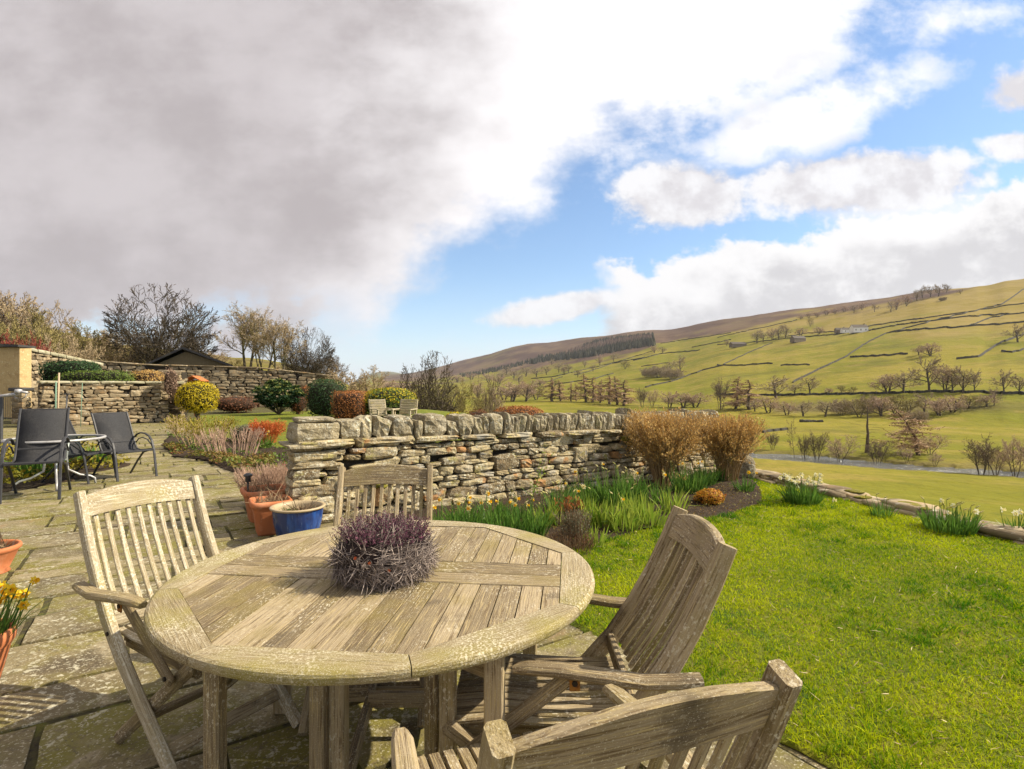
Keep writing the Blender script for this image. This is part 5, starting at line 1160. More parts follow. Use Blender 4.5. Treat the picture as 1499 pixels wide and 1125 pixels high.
g = G(1497, 790); daffodils('daffodil_clump', 'cream daffodils cut off by the right edge of the picture', (g[0]+.05, g[1]+.1), .10, .24, 60, 5, 'petal_cream', buds=3)
g = G(1216, 748); daffodils('daffodil_clump', 'single tiny pale daffodil alone in the lawn grass', (g[0], g[1]), .012, .13, 6, 1, 'petal_cream')
# bed before the wall: (px, py base, r, height, blades, flowers, leaf, petal, buds, label)
BEDC = [(656, 788, .14, .36, 120, 3, 'blade', 'petal', 0, 'pale yellow daffodils right behind the far armchair'),
 (700, 786, .15, .33, 130, 2, 'blade', 'petal', 1, 'short daffodil clump at the table edge with a large drooping flower'),
 (742, 788, .16, .35, 140, 5, 'blade', 'petal', 2, 'daffodil clump with several pale yellow trumpets just over the table rim'),
 (775, 786, .15, .36, 150, 1, 'blade', 'petal', 4, 'dark green leafy daffodil clump below the big round wall stone'),
 (812, 768, .12, .30, 50, 0, 'iris', 'petal', 3, 'thin pale iris leaves in front of the wall'),
 (838, 760, .13, .34, 110, 1, 'blade', 'petal', 4, 'dark daffodil clump behind the grey heather with drooping buds'),
 (868, 768, .14, .36, 90, 1, 'iris', 'petal', 2, 'bright iris leaves behind the small grey leaved bush'),
 (898, 742, .16, .44, 170, 1, 'blade', 'petal', 9, 'tall budding daffodils in the middle of the bed'),
 (925, 738, .15, .42, 150, 1, 'blade', 'petal', 9, 'tall daffodil clump left of the left vase shrub'),
 (915, 778, .14, .33, 70, 0, 'iris', 'petal', 0, 'yellow green iris leaves at the front of the bed'),
 (950, 772, .13, .33, 70, 0, 'iris', 'petal', 0, 'fan of bright iris leaves near the lawn edge'),
 (985, 752, .13, .36, 60, 0, 'iris', 'petal', 0, 'upright iris leaves under the left vase shrub'),
 (1008, 722, .20, .40, 230, 4, 'blade', 'petal', 8, 'wide dark daffodil clump between the two vase shrubs'),
 (1030, 712, .14, .36, 150, 1, 'blade', 'petal_y', 5, 'daffodil clump with a golden flower before the right vase shrub'),
 (1090, 722, .10, .27, 70, 2, 'blade', 'petal_y', 1, 'small golden flowered daffodils right of the right vase shrub'),
 (865, 800, .12, .24, 40, 0, 'iris', 'petal', 0, 'short yellow green iris leaves at the lawn edge by the table'),
 (795, 772, .10, .26, 40, 0, 'iris', 'petal', 0, 'sparse light green leaves against the lower wall stones'),
 (678, 770, .14, .27, 110, 2, 'blade', 'petal', 2, 'daffodil leaves at the wall foot just right of the far armchair'),
 (722, 764, .14, .28, 110, 2, 'blade', 'petal', 2, 'daffodil leaves at the wall foot under the big round stone'),
 (758, 762, .12, .24, 80, 1, 'blade', 'petal', 3, 'low budding daffodils beside the climbing stem'),
 (820, 748, .14, .32, 110, 2, 'blade', 'petal', 5, 'budding daffodils at the wall foot behind the pale iris'),
 (858, 738, .14, .36, 120, 1, 'blade', 'petal', 6, 'dense daffodil leaves against the middle of the wall'),
 (890, 772, .13, .34, 80, 1, 'iris', 'petal', 2, 'bright iris leaves in the very middle of the bed'),
 (935, 760, .14, .36, 90, 0, 'iris', 'petal', 3, 'iris leaves filling the space before the left vase shrub'),
 (962, 738, .12, .34, 90, 1, 'blade', 'petal', 4, 'daffodil leaves at the foot of the left vase shrub'),
 (1052, 706, .12, .30, 80, 1, 'blade', 'petal_y', 3, 'daffodil leaves at the foot of the right vase shrub')]
for (px_, py_, r_, h_, nb_, nf_, lf_, pt_, bd_, lab_) in BEDC:
    g = G(px_, py_); daffodils('daffodil_clump' if lf_ == 'blade' else 'iris_clump', lab_, (g[0], g[1]), r_, h_, nb_, nf_, pt_, lf_, .013 if lf_ == 'blade' else .019, bd_, .25, 'daffodils and irises in the wall bed')
daffodils('potted_daffodils', 'small bright yellow daffodils growing in the left terracotta pot', (-2.41, 2.52, .27), .12, .27, 110, 34, 'petal_y', 'blade', .006, 0, .5, None, .85, .5)
for (px_, py_, h_, nf_, lab_) in ((22, 700, .55, 9, 'yellow flowers standing behind the turned away black chair at left'), (4, 712, .5, 7, 'yellow daffodils at the left edge behind the black chair'), (100, 690, .42, 0, 'green daffodil leaves between the black chairs'), (55, 688, .40, 2, 'leafy clump seen through the black sling chair')):
    g = G(px_, py_); daffodils('daffodil_clump', lab_, (g[0]-.2, g[1]+.8), .25, h_, 120, nf_, 'petal_y', 'blade', .02, 0, .3, 'flowers behind the black chairs', 1.9)
g = G(388, 657); daffodils('daffodil_clump', 'small daffodil clump beside the orange red shrub', (g[0], g[1]), .13, .36, 60, 2, 'petal', 'blade', .016, 0, .2, None, 1.3)
# small bushes in the bed
g = G(862, 806)
t = stems_shrub('grey_bush', 'small grey leaved bush with purple tips at the front of the bed', 'shrub', (g[0]-.12, g[1]+.05, 0), 60, .36, .17, 'greygreen', .10, 1500, .014, .003, 'twig', 4, .3)
g = G(838, 812); stems_shrub('grey_bush', 'low dark purple brown heather sprawling at the lawn corner of the bed', 'shrub', (g[0], g[1]+.05, 0), 90, .17, .24, 'rustdk', .2, 900, .012, .003, 'twig', 4, .2)
g = G(1042, 738); topiary('orange_heather', 'low mound of orange and yellow heather near the lawn edge', 'shrub', 1040, 717, 745, 40, g[1], 'orange', 'core_brown', 2.2, 0, .03, 1800, .17, .25)
g = G(835, 780); stems_shrub('russet_plant', 'russet brown leafy plant between the iris clumps', 'plant', (g[0]+.05, g[1]+.4, 0), 24, .26, .16, 'rust', .1, 260, .04, .004, 'twig', 3, .3)
# climbing stem up the wall
g = G(772, 770); t = thing('climbing_rose', 'thin green leafed climbing stem rising in front of the stone wall', 'plant', (g[0], g[1]+.25, 0)); mb = MB(); lf = MB()
pts = np.array([(0, 0, 0), (.06, .0, .25), (.13, -.02, .48), (.22, -.03, .72)]); mb.tube(pts, [.006, .005, .004, .002], 5); mb.tube([pts[1], pts[1]+(-.12, 0, .10)], .003, 4); mb.build('stem', F['stalk'], t)
q_ = pts[1]+(pts[3]-pts[1])*rng.random((60, 1)); lf.leaves(q_+rng.normal(0, .03, (60, 3)), unit(60), .035, rng.random(60)); lf.build('foliage', F['iris'], t)

# dried heather on the table
def heather():
    t = thing('heather_plant', 'dried heather cushion with purple flowering top standing on the table', 'plant', (-.468, 2.06, .75)); R_, H_ = .200, .185
    M['h_core'] = PM('heather_core_shade', (.02, .012, .010), rough=1)  # dark solid fill paints the shade between the twigs
    mb = MB(); v, f = SHAPES[4]; d = v/np.linalg.norm(v, axis=1)[:, None]; mb.add(d*np.array((R_*.84, R_*.84, H_*.45))+(0, 0, H_*.47), [f]); mb.build('shade_core', M['h_core'], t, True)
    F['htwig'] = foliage('heather_grey_twig', (.05, .036, .030), (.40, .33, .285), .0, .9); F['hflow'] = foliage('heather_purple_sprig', (.05, .014, .03), (.22, .085, .125), .15, .8)
    mb = MB(); n = 3400
    d = unit(n); d[:, 2] = d[:, 2]*.9-.08; base = d*np.array((R_*.84, R_*.84, H_*.46))+np.array((0, 0, H_*.48)); base[:, 2] = np.maximum(base[:, 2], .004)
    for _ in range(n):
        b = base[_]; o = d[_].copy(); tang = np.array((-o[1], o[0], 0))*random.gauss(.5, .9)+np.array((0, 0, random.gauss(-.45, .75))); di = o*.30+tang*1.0+rng.normal(0, .25, 3); di /= np.linalg.norm(di); L = random.uniform(.03, .085)
        cv = o*-.35+rng.normal(0, .5, 3)
        q = np.array([b, b+di*L*.35+cv*L*.02, b+di*L*.7+cv*L*.12, b+di*L+cv*L*.32]); q[:, 2] = np.maximum(q[:, 2], .002)
        mb.tube(q, [.0015, .0014, .0011, .0006], 3, random.random()**1.5 if o[0] < .1 else random.random()**.6, False)  # lighter tones on the right: the sunlit side painted into the twig colour
        if random.random() < .5:
            e_ = di+rng.normal(0, .6, 3); e_ /= np.linalg.norm(e_); mb.tube([q[1], q[1]+e_*L*.25, q[1]+e_*L*.45+cv*.005], [.001, .0008, .0004], 3, random.random(), False)
    mb.build('grey_twigs', F['htwig'], t)
    mb = MB(); lf = MB(); P_ = []
    for _ in range(420):
        a = random.uniform(0, 6.28); q = R_*.72*math.sqrt(random.random()); b = np.array((q*math.cos(a), q*math.sin(a)+.02, H_*.84-.18*q)); di = np.array((math.cos(a)*q/R_*.75, math.sin(a)*q/R_*.75, 1))+rng.normal(0, .3, 3); di /= np.linalg.norm(di); L = random.uniform(.03, .075)*(1.45 if random.random() < .07 else 1)
        mb.tube([b, b+di*L*.5, b+di*L], [.0013, .001, .0006], 3, random.random()*.5, False); k = 16; s_ = rng.uniform(.25, 1.0, k)[:, None]; P_.append(b+di*L*s_+rng.normal(0, .0032, (k, 3)))
    mb.build('sprig_stems', F['htwig'], t); P_ = np.concatenate(P_); lf.leaves(P_, unit(len(P_)), .0068, rng.random(len(P_))**1.2, .7); lf.build('purple_flowers', F['hflow'], t)
    mb = MB(); ps = np.array([(-.01, -.172, .10), (.055, -.172, .075), (-.06, -.165, .115)]); mb.leaves(ps, np.tile((0, -1, .3), (3, 1)), .014, rng.random(3), .9); mb.build('dead_leaf', F['red'], t)
heather()

# lawn grass: uncountable blades, denser near us
def grass():
    mb = MB(); n = 330000
    Y = 1.7+(9.3-1.7)*rng.random(n)**1.55; X = rng.uniform(-1.5, 5.6, n); ok = inside(LAWN, X, Y) & (X < Y*.98+.25) & (X > -Y*.4); X, Y = X[ok], Y[ok]; m = len(X)
    c = fbm(X*1.3, Y*1.3, 4, 31); c2 = fbm(X*8, Y*8, 3, 41); tuft = np.clip((c2-.50)*4.0, 0, 1)*np.clip((fbm(X*.9, Y*.9, 3, 3)-.34)*4, 0, 1)
    h = (.018+.028*rng.random(m))*(.7+1.0*tuft+.2*c); d = np.stack([rng.normal(0, .42, m), rng.normal(0, .42, m), np.ones(m)], 1); d /= np.linalg.norm(d, axis=1)[:, None]
    bend = np.stack([rng.normal(0, .4, m), rng.normal(0, .4, m), -rng.random(m)*.25], 1)*h[:, None]
    col = np.clip(.57+1.0*(c-.5)-.45*tuft+rng.normal(0, .27, m), 0, 1)
    w = (.0022+.0018*rng.random(m))*(.8+Y*.16)
    mb.blades(np.stack([X, Y, .016+(fbm(X*1.1, Y*1.1, 4, 4)-.5)*.04], 1), d, h, w, bend, col)
    gm = bpy.data.materials.new('lawn_grass'); F['grass'] = PM('lawn_grass_blade', (.15, .19, .012), rnd=((.05, .17, .003), (.52, .56, .008), 1.0), trans=.4, rough=.6, spec=.08); bpy.data.materials.remove(gm)
    o = mb.build('lawn_grass', F['grass']); tag(o, 'short bright green and mossy yellow grass blades of the lawn', 'grass', None, 'stuff')
grass()
# worn straw, dead blades and clover in the lawn
def lawn_litter():
    n = 2600; Y = 1.8+7*rng.random(n)**1.4; X = rng.uniform(-1, 5.3, n); ok = inside(LAWN, X, Y); X, Y = X[ok], Y[ok]; m = len(X)
    d = np.stack([rng.normal(0, 1, m), rng.normal(0, 1, m), rng.uniform(.05, .5, m)], 1); d /= np.linalg.norm(d, axis=1)[:, None]
    F['straw'] = foliage('dead_grass_straw', (.20, .12, .05), (.62, .50, .28), .1)
    mb = MB(); mb.blades(np.stack([X, Y, np.full(m, .035)], 1), d, rng.uniform(.02, .055, m), .0035, rng.normal(0, .008, (m, 3)), rng.random(m))
    tag(mb.build('dead_grass', F['straw']), 'dead straw coloured blades and bits scattered through the lawn', 'grass', None, 'stuff')
lawn_litter()
# ------------------------------------------------------------------ trees
BK = {}
BK['grey'] = PM('tree_bark_grey', (.105, .085, .06), [((.16, .14, .09), 3, .5, .7), ((.055, .045, .03), 6, .5, .7, {'seed': 3}), ((.12, .125, .04), 2, .5, .7, {'seed': 8, 'strength': .7})], rough=1)
BK['far'] = PM('far_tree_bark', (.10, .08, .055), rough=1)
TW = {}
TW['brown'] = foliage('brown_twigs', (.11, .08, .055), (.24, .18, .12), .0, 1)
TW['pale'] = foliage('pale_tan_twigs', (.24, .175, .10), (.46, .36, .22), .0, 1)
TW['olive'] = foliage('olive_twigs', (.15, .125, .045), (.32, .26, .10), .0, 1)
TW['larch'] = foliage('larch_twigs', (.28, .18, .10), (.52, .36, .22), .0, 1)
TW['plum'] = foliage('plum_brown_twigs', (.32, .22, .15), (.54, .41, .31), .0, 1)
TW['dark'] = foliage('dark_scrub_twigs', (.22, .175, .11), (.46, .37, .245), .0, 1)
TW['red'] = foliage('red_dogwood_stems', (.17, .03, .025), (.28, .07, .05), .0, 1)
TW['ivy'] = foliage('ivy_leaf', (.025, .04, .012), (.075, .095, .03), .15, .7)
TW['umber'] = foliage('dark_umber_twigs', (.05, .04, .028), (.115, .09, .062), .0, 1)
class Tree:
    "grows a branching skeleton of unit height; heavy limbs go into one mesh, fine twigs into another"
    def __init__(s, seed): s.r = np.random.default_rng(seed); s.tb = MB(); s.seg = []; s.tips = []
    def grow(s, p, d, L, rad, lev, P_):
        n = P_['nseg'][lev]; pts = [p]; rs = [rad]; d = d/np.linalg.norm(d); dirs = [d]
        ev = P_.get('env')
        for i in range(n):
            if ev and i and ((pts[-1][0]**2+pts[-1][1]**2)/ev[0]**2+((pts[-1][2]-ev[2])/ev[1])**2) > s.r.uniform(.86, 1.08): break
            d = d+s.r.normal(0, P_['wob'][lev], 3)+np.array((0, 0, P_['up'][lev])); d /= np.linalg.norm(d)
            pts.append(pts[-1]+d*L/n); rs.append(rad*(1-(i+1)/n*(1-P_['taper'][lev]))); dirs.append(d)
        n = len(pts)-1; pts = np.array(pts)
        if lev < P_['tube']: s.tb.tube(pts, rs, 6 if lev == 0 else 4 if lev == 1 else 3, s.r.random(), False)
        else:
            for i in range(n): s.seg.append((pts[i], pts[i+1], rs[i], rs[i+1]))
        if lev == P_['levels']-1: s.tips.append(pts[-1]); return
        k = P_['kids'][lev]
        for j in range(k):
            f = P_['f0'][lev]+(1-P_['f0'][lev])*(j+s.r.random())/k; q = f*n; i0 = min(int(q), n-1); b = pts[i0]+(pts[i0+1]-pts[i0])*(q-i0); dd = dirs[i0+1]
            az = s.r.random()*6.283 if lev else j*2.4+s.r.normal(0, .3); ref = np.array((1.0, 0, 0)) if abs(dd[2]) > .8 else np.array((0, 0, 1.0)); u = np.cross(dd, ref); u /= np.linalg.norm(u); v = np.cross(dd, u)
            an = P_['ang'][lev]*(1+s.r.normal(0, .22)); an *= 1-.45*max(0, f-.6)
            nd = dd*math.cos(an)+(u*math.cos(az)+v*math.sin(az))*math.sin(an)
            sc = P_['lr'][lev]*(1-P_['fall'][lev]*(f-P_['f0'][lev]))*s.r.uniform(.8, 1.15)
            s.grow(b, nd, L*sc, (rad+(rs[-1]-rad)*f)*P_['rr'][lev], lev+1, P_)
    def meshes(s, tw, bark, twig, wmin=.002):
        S = np.array([(*a, *b, r0, r1) for a, b, r0, r1 in s.seg]); tm = MB()
        if len(S):
            a, b = S[:, :3], S[:, 3:6]; d = b-a; sd_ = np.cross(d, s.r.normal(size=d.shape)); sd_ /= np.linalg.norm(sd_, axis=1)[:, None]+1e-9
            r0 = np.maximum(S[:, 6], wmin)[:, None]; r1 = np.maximum(S[:, 7], wmin*.7)[:, None]
            V = np.stack([a-sd_*r0, a+sd_*r0, b+sd_*r1, b-sd_*r1], 1).reshape(-1, 3); o = np.arange(len(S))[:, None]*4
            tm.add(V, [o+np.array([[0, 1, 2, 3]])], np.repeat(s.r.random(len(S)), 4))
        allv = np.concatenate(s.tb.v+tm.v); H = allv[:, 2].max(); w = np.percentile(np.abs(allv[:, :2]), 97)*2
        for m_ in (s.tb, tm): m_.v = [q/H for q in m_.v]
        m1 = s.tb.mesh('trunk', True); m1.materials.append(BK[bark]); m2 = tm.mesh('crown'); m2.materials.append(TW[twig])
        return m1, m2, w/H
def PRM(**k):
    d = dict(levels=5, tube=3, nseg=(5, 5, 4, 3, 2), wob=(.06, .12, .16, .2, .2), up=(.02, .07, .06, .04, .02), taper=(.55, .35, .3, .3, .3), kids=(8, 6, 6, 6), f0=(.28, .25, .2, .15), ang=(.85, .75, .7, .7), lr=(.72, .58, .52, .5), fall=(.35, .4, .4, .4), rr=(.55, .6, .6, .6)); d.update(k); return d
PROTO = {}
def proto(key, seed, P_, bark, twig, stems=1, L=.5, rad=.022, wmin=.002, spread=.25):
    t = Tree(seed)
    for i in range(stems):
        a = 6.283*i/stems+seed; k = spread if stems > 1 else .03
        t.grow(np.array((math.cos(a)*.012*stems, math.sin(a)*.012*stems, 0)) if stems > 1 else np.zeros(3), np.array((math.cos(a)*k, math.sin(a)*k, 1.0)), L*t.r.uniform(.85, 1.1), rad*t.r.uniform(.8, 1.1), 0, P_)
    PROTO[key] = t.meshes(None, bark, twig, wmin)
PD = dict(kids=(18, 9, 8, 6), ang=(1.0, .65, .65, .6), f0=(.35, .15, .15, .1), lr=(2.1, .60, .55, .5), fall=(.0, .35, .4, .4), env=(.50, .46, .54), rr=(.42, .5, .55, .6), wob=(.04, .09, .13, .18, .2), up=(.02, .035, .03, .02, .02))
proto('dome', 31, PRM(**PD), 'grey', 'umber', 1, .36, .022, .0034)
proto('dome2', 44, PRM(**PD), 'grey', 'umber', 1, .36, .022, .0026)
proto('broad', 3, PRM(kids=(10, 7, 7, 6), ang=(.70, .62, .6, .6), f0=(.22, .2, .2, .1), lr=(.78, .6, .52, .5), wob=(.05, .10, .14, .18, .2)), 'grey', 'brown', 1, .5, .024, .0030)
proto('broad2', 14, PRM(kids=(9, 7, 7, 6), ang=(.68, .62, .6, .6), f0=(.18, .2, .2, .1), lr=(.78, .6, .52, .5), wob=(.05, .10, .14, .18, .2)), 'grey', 'brown', 2, .5, .019, .0022, .12)
proto('tall', 5, PRM(ang=(.55, .6, .65, .7), kids=(8, 7, 6, 6), lr=(.62, .55, .52, .5), f0=(.35, .25, .2, .15)), 'grey', 'pale', 2, .62, .016, .0019, .14)
proto('tall2', 25, PRM(ang=(.6, .65, .65, .7), kids=(8, 6, 6, 6), lr=(.62, .55, .52, .5), f0=(.35, .25, .2, .15)), 'grey', 'olive', 3, .62, .014, .0019, .2)
proto('alder', 7, PRM(levels=4, kids=(12, 8, 6), ang=(.6, .65, .7), lr=(.44, .52, .5), f0=(.25, .15, .15), tube=2), 'far', 'brown', 4, .78, .011, .0026, .28)
proto('alder2', 37, PRM(levels=4, kids=(13, 8, 6), ang=(.65, .65, .7), lr=(.42, .52, .5), f0=(.25, .15, .15), tube=2), 'far', 'plum', 3, .8, .011, .0026, .30)
proto('slim', 9, PRM(levels=4, kids=(16, 5, 4), ang=(.9, .6, .7), lr=(.26, .5, .5), f0=(.25, .2, .2), tube=2, up=(.02, .05, .05, .02, 0)), 'far', 'brown', 1, .98, .011, .0034)
proto('farbroad', 11, PRM(kids=(9, 6, 6, 5), lr=(.70, .58, .52, .5), tube=2, f0=(.2, .2, .15, .1), ang=(.75, .7, .65, .6)), 'far', 'dark', 1, .5, .020, .0028)
proto('farplum', 12, PRM(kids=(8, 6, 5, 5), lr=(.68, .58, .52, .5), tube=2, f0=(.1, .2, .15, .1)), 'far', 'plum', 2, .5, .016, .0030, .2)
proto('farolive', 13, PRM(kids=(8, 6, 5, 5), lr=(.68, .58, .52, .5), tube=2, f0=(.1, .2, .15, .1)), 'far', 'olive', 2, .5, .016, .0030, .25)
proto('scrub', 15, PRM(levels=4, kids=(9, 9, 8), lr=(.7, .6, .6), tube=1, f0=(.08, .15, .1), ang=(.9, .8, .8)), 'far', 'dark', 8, .52, .010, .0050, .75)
proto('palescrub', 16, PRM(levels=4, kids=(7, 7, 7), lr=(.6, .55, .6), tube=1, f0=(.1, .15, .1), ang=(.5, .6, .7)), 'far', 'pale', 8, .7, .010, .0048, .55)
proto('redscrub', 17, PRM(levels=4, kids=(6, 6, 6), lr=(.6, .6, .6), tube=1, f0=(.1, .15, .1), ang=(.4, .5, .6)), 'far', 'red', 9, .7, .010, .0052, .5)
proto('olivescrub', 18, PRM(levels=5, kids=(8, 6, 6, 4), lr=(.6, .55, .6, .5), tube=2, f0=(.1, .15, .1, .1), ang=(.8, .7, .7, .7)), 'grey', 'olive', 5, .6, .014, .0036, .5)
proto('tanwood', 19, PRM(levels=5, kids=(8, 6, 6, 5), lr=(.6, .55, .55, .5), tube=2, f0=(.2, .2, .15, .1), ang=(.7, .7, .7, .7)), 'grey', 'pale', 4, .62, .014, .0030, .35)
def larch(key, seed, lean=0.0, droop=-.25, dead=False, nb=46, w=.20):
    r = np.random.default_rng(seed); t = Tree(seed); pts = np.array([(lean*(z**2), 0, z) for z in np.linspace(0, 1, 8)])+r.normal(0, .006, (8, 3)); t.tb.tube(pts, np.linspace(.018, .003, 8), 5, .5, False)
    for i in range(nb):
        f = .14+.86*(i+r.random())/nb; q = f*7; i0 = min(int(q), 6); b = pts[i0]+(pts[i0+1]-pts[i0])*(q-i0); a = r.random()*6.283; L = w*(1.05-f)**.75*r.uniform(.6, 1.25)*(1 if not dead else 1.1); d = np.array((math.cos(a), math.sin(a), r.uniform(-.15, .25) if not dead else .1)); p = [b]
        for k in range(4): p.append(p[-1]+d/np.linalg.norm(d)*L/4); d = d+np.array((0, 0, droop*.5))+r.normal(0, .12, 3)
        p = np.array(p)
        for k in range(4): t.seg.append((p[k], p[k+1], .0032*(1-k*.2), .0026*(1-k*.2)))
        if not dead or r.random() < .3:
            for k in range(60 if not dead else 5):
                g = r.random()*4; k0 = min(int(g), 3); b2 = p[k0]+(p[k0+1]-p[k0])*(g-k0); d2 = np.array((r.normal(0, .6), r.normal(0, .6), -.45+r.normal(0, .5))); d2 /= np.linalg.norm(d2); e_ = b2+d2*L*r.uniform(.15, .4); t.seg.append((b2, e_, .003, .002))
    PROTO[key] = t.meshes(None, 'far', 'larch' if not dead else 'brown', .0024 if not dead else .002)
larch('larch', 21); larch('larch2', 22, .04, -.3, False, 52, .22); larch('leanlarch', 23, -.22, -.15, False, 40, .38); larch('deadfir', 24, 0, .02, True, 26, .30)

TREES = []     # (name, cat, key, base, height, width factor, group, px, label or None)
def plant(key, px, base, H, wpx, group, label=None, name='bare_tree', cat='tree', rz=None):
    base = np.array(base); Y = base[1]; m1, m2, w = PROTO[key]; W = wpx/FP*Y if wpx else H*w
    t = thing(name, label, cat, base-np.array((0, 0, .02*H)), (random.uniform(0, 6.28) if rz is None else rz) if key != 'leanlarch' else 0, group); s_ = W/w
    for nm, me in (('trunk', m1), ('crown', m2)):
        o = bpy.data.objects.new(nm if name not in ('scrub_bush',) else ('stem' if nm == 'trunk' else 'twigs'), me); C.objects.link(o); o.parent = t; o.scale = (s_, s_, H*1.02)
    TREES.append((t, px, group)); return t
def by_depth(key, px, Y, ytop, wpx, group, **k):
    b = on_terrain(px, Y); H = EYE-(ytop-CY)/FP*Y-b[2]; return plant(key, px, b, H, wpx, group, **k)
def by_base(key, px, ybase, ytop, wpx, group, y0=60.0, **k):
    b = T(px, ybase, y0); return plant(key, px, b, max((ybase-ytop)/FP*b[1], 1.0), wpx, group, **k)
def by_garden(key, px, Y, ytop, wpx, group, **k):
    return plant(key, px, np.array(((px-CX)/FP*Y, Y, 0)), EYE-(ytop-CY)/FP*Y, wpx, group, **k)
# behind the garden, left
g0 = 'bare trees behind the boundary wall'
by_depth('dome2', 243, 58, 418, 128, g0, label='large round crowned bare tree above the dark shed gable', rz=1.7)
by_depth('tall', 362, 60, 440, 80, g0, label='tall pale twigged tree left of the clump behind the boundary wall')
by_depth('tall2', 386, 61, 450, 70, g0, label='mossy trunked middle tree of the clump behind the boundary wall')
by_depth('tall', 409, 59, 462, 64, g0, label='slanting right hand tree of the clump behind the boundary wall')
by_depth('dome2', 448, 62, 476, 70, g0, label='rounded bare tree standing alone right of the clump')
by_depth('broad2', 478, 70, 519, 50, g0, label='low spreading bare tree at the end of the boundary wall')
by_depth('tanwood', 522, 44, 532, 96, g0, label='wide tan twiggy bush behind the dark topiary', name='twiggy_bush', cat='shrub')
by_depth('dome2', 616, 62, 511, 96, 'trees beyond the garden', label='big domed bare tree right of the companion seat', rz=3.6)
by_depth('tall2', 679, 72, 553, 56, 'trees beyond the garden', label='light many stemmed tree beyond the stone wall')
by_depth('alder', 713, 84, 545, 40, 'trees beyond the garden', label='upright dark stemmed tree right of the light many stemmed one')
by_depth('alder2', 728, 90, 559, 26, 'trees beyond the garden', label='smaller slender tree touching the upright dark stemmed one')
by_depth('olivescrub', 640, 70, 585, 70, 'trees beyond the garden', label='tangled olive undergrowth below the big domed tree', name='scrub_bush', cat='shrub')
by_depth('alder2', 600, 110, 562, 40, 'trees beyond the garden', label='hazy twigs left of the big domed tree', name='scrub_bush', cat='shrub')
g1 = 'hillside woodland at far left'
for (key, px, Y, top, w, lab) in (('tanwood', 6, 52, 410, 95, 'tall tan topped tree at the extreme left'), ('olivescrub', 20, 47, 440, 100, 'olive green ivy clad tree in front of the tan topped one'), ('tanwood', 52, 56, 436, 70, 'tan twiggy tree sloping down behind the outbuilding'), ('olivescrub', 60, 50, 466, 70, 'dark olive thicket right of the ivy clad tree'), ('olivescrub', 104, 54, 470, 80, 'russet olive thicket above the ridged garden wall'), ('palescrub', 105, 46, 482, 66, 'pale straw coloured coppice stems above the garden wall'), ('palescrub', 78, 48, 490, 60, 'smaller straw coloured coppice near the outbuilding'), ('tanwood', 150, 60, 478, 70, 'brown twiggy thicket right of the straw coppice'), ('palescrub', 178, 58, 502, 50, 'faint pale scrub left of the round crowned tree'), ('redscrub', 14, 40, 482, 70, 'crimson dogwood thicket behind the outbuilding roof'), ('redscrub', 42, 41, 488, 56, 'second crimson dogwood clump beside the garden wall'), ('olivescrub', 186, 66, 492, 60, 'olive scrub low behind the left side of the round tree'), ('tanwood', 312, 80, 511, 50, 'tan scrub on the slope right of the shed gable'), ('olivescrub', 338, 66, 524, 40, 'olive scrub under the tall clump'), ('palescrub', 300, 62, 521, 50, 'straw coloured scrub peeping over the shed roof'), ('palescrub', 425, 75, 534, 60, 'pale scrub between the clump and the lone tree'), ('tanwood', -40, 50, 400, 110, 'tan tree leaning in from beyond the left edge'), ('olivescrub', 130, 75, 474, 70, 'upper olive thicket on the left skyline'), ('olivescrub', 270, 90, 507, 70, 'dim scrub behind the trunk of the round crowned tree')):
    by_depth(key, px, Y, top, w, g1, label=lab, name='scrub_bush' if 'scrub' in key else 'bare_tree', cat='shrub' if 'scrub' in key else 'tree')
# river bank
g2 = 'bare trees along the river bank'
def zx(x): return 1050+x/3.339
def zy(y): return 380+y/3.339
for (key, x, b, tp, w) in (('alder', 270, 940, 845, 60), ('slim', 378, 985, 775, 70), ('alder', 425, 988, 850, 60), ('alder', 487, 992, 838, 90), ('alder2', 598, 1002, 850, 130), ('alder', 782, 1012, 880, 110), ('alder2', 925, 1018, 935, 70), ('alder2', 1065, 1034, 965, 70), ('alder', 1290, 1054, 872, 140), ('slim', 1330, 1056, 846, 90), ('alder2', 1362, 1056, 900, 130), ('alder2', 1455, 1062, 850, 130), ('alder', 1550, 1066, 880, 140)):
    by_base(key, zx(x), zy(b), zy(tp), w/3.339, g2)
by_base('deadfir', zx(733), zy(948), zy(722), 60, g2, label='gaunt dead conifer with bare horizontal branches by the river')
by_base('leanlarch', zx(985), zy(958), zy(722), 84, g2, label='crooked brown larch with drooping boughs beyond the river', name='larch_tree')
by_base('alder2', zx(1040), zy(955), zy(850), 38, g2, label='feathery brown tree touching the crooked larch')
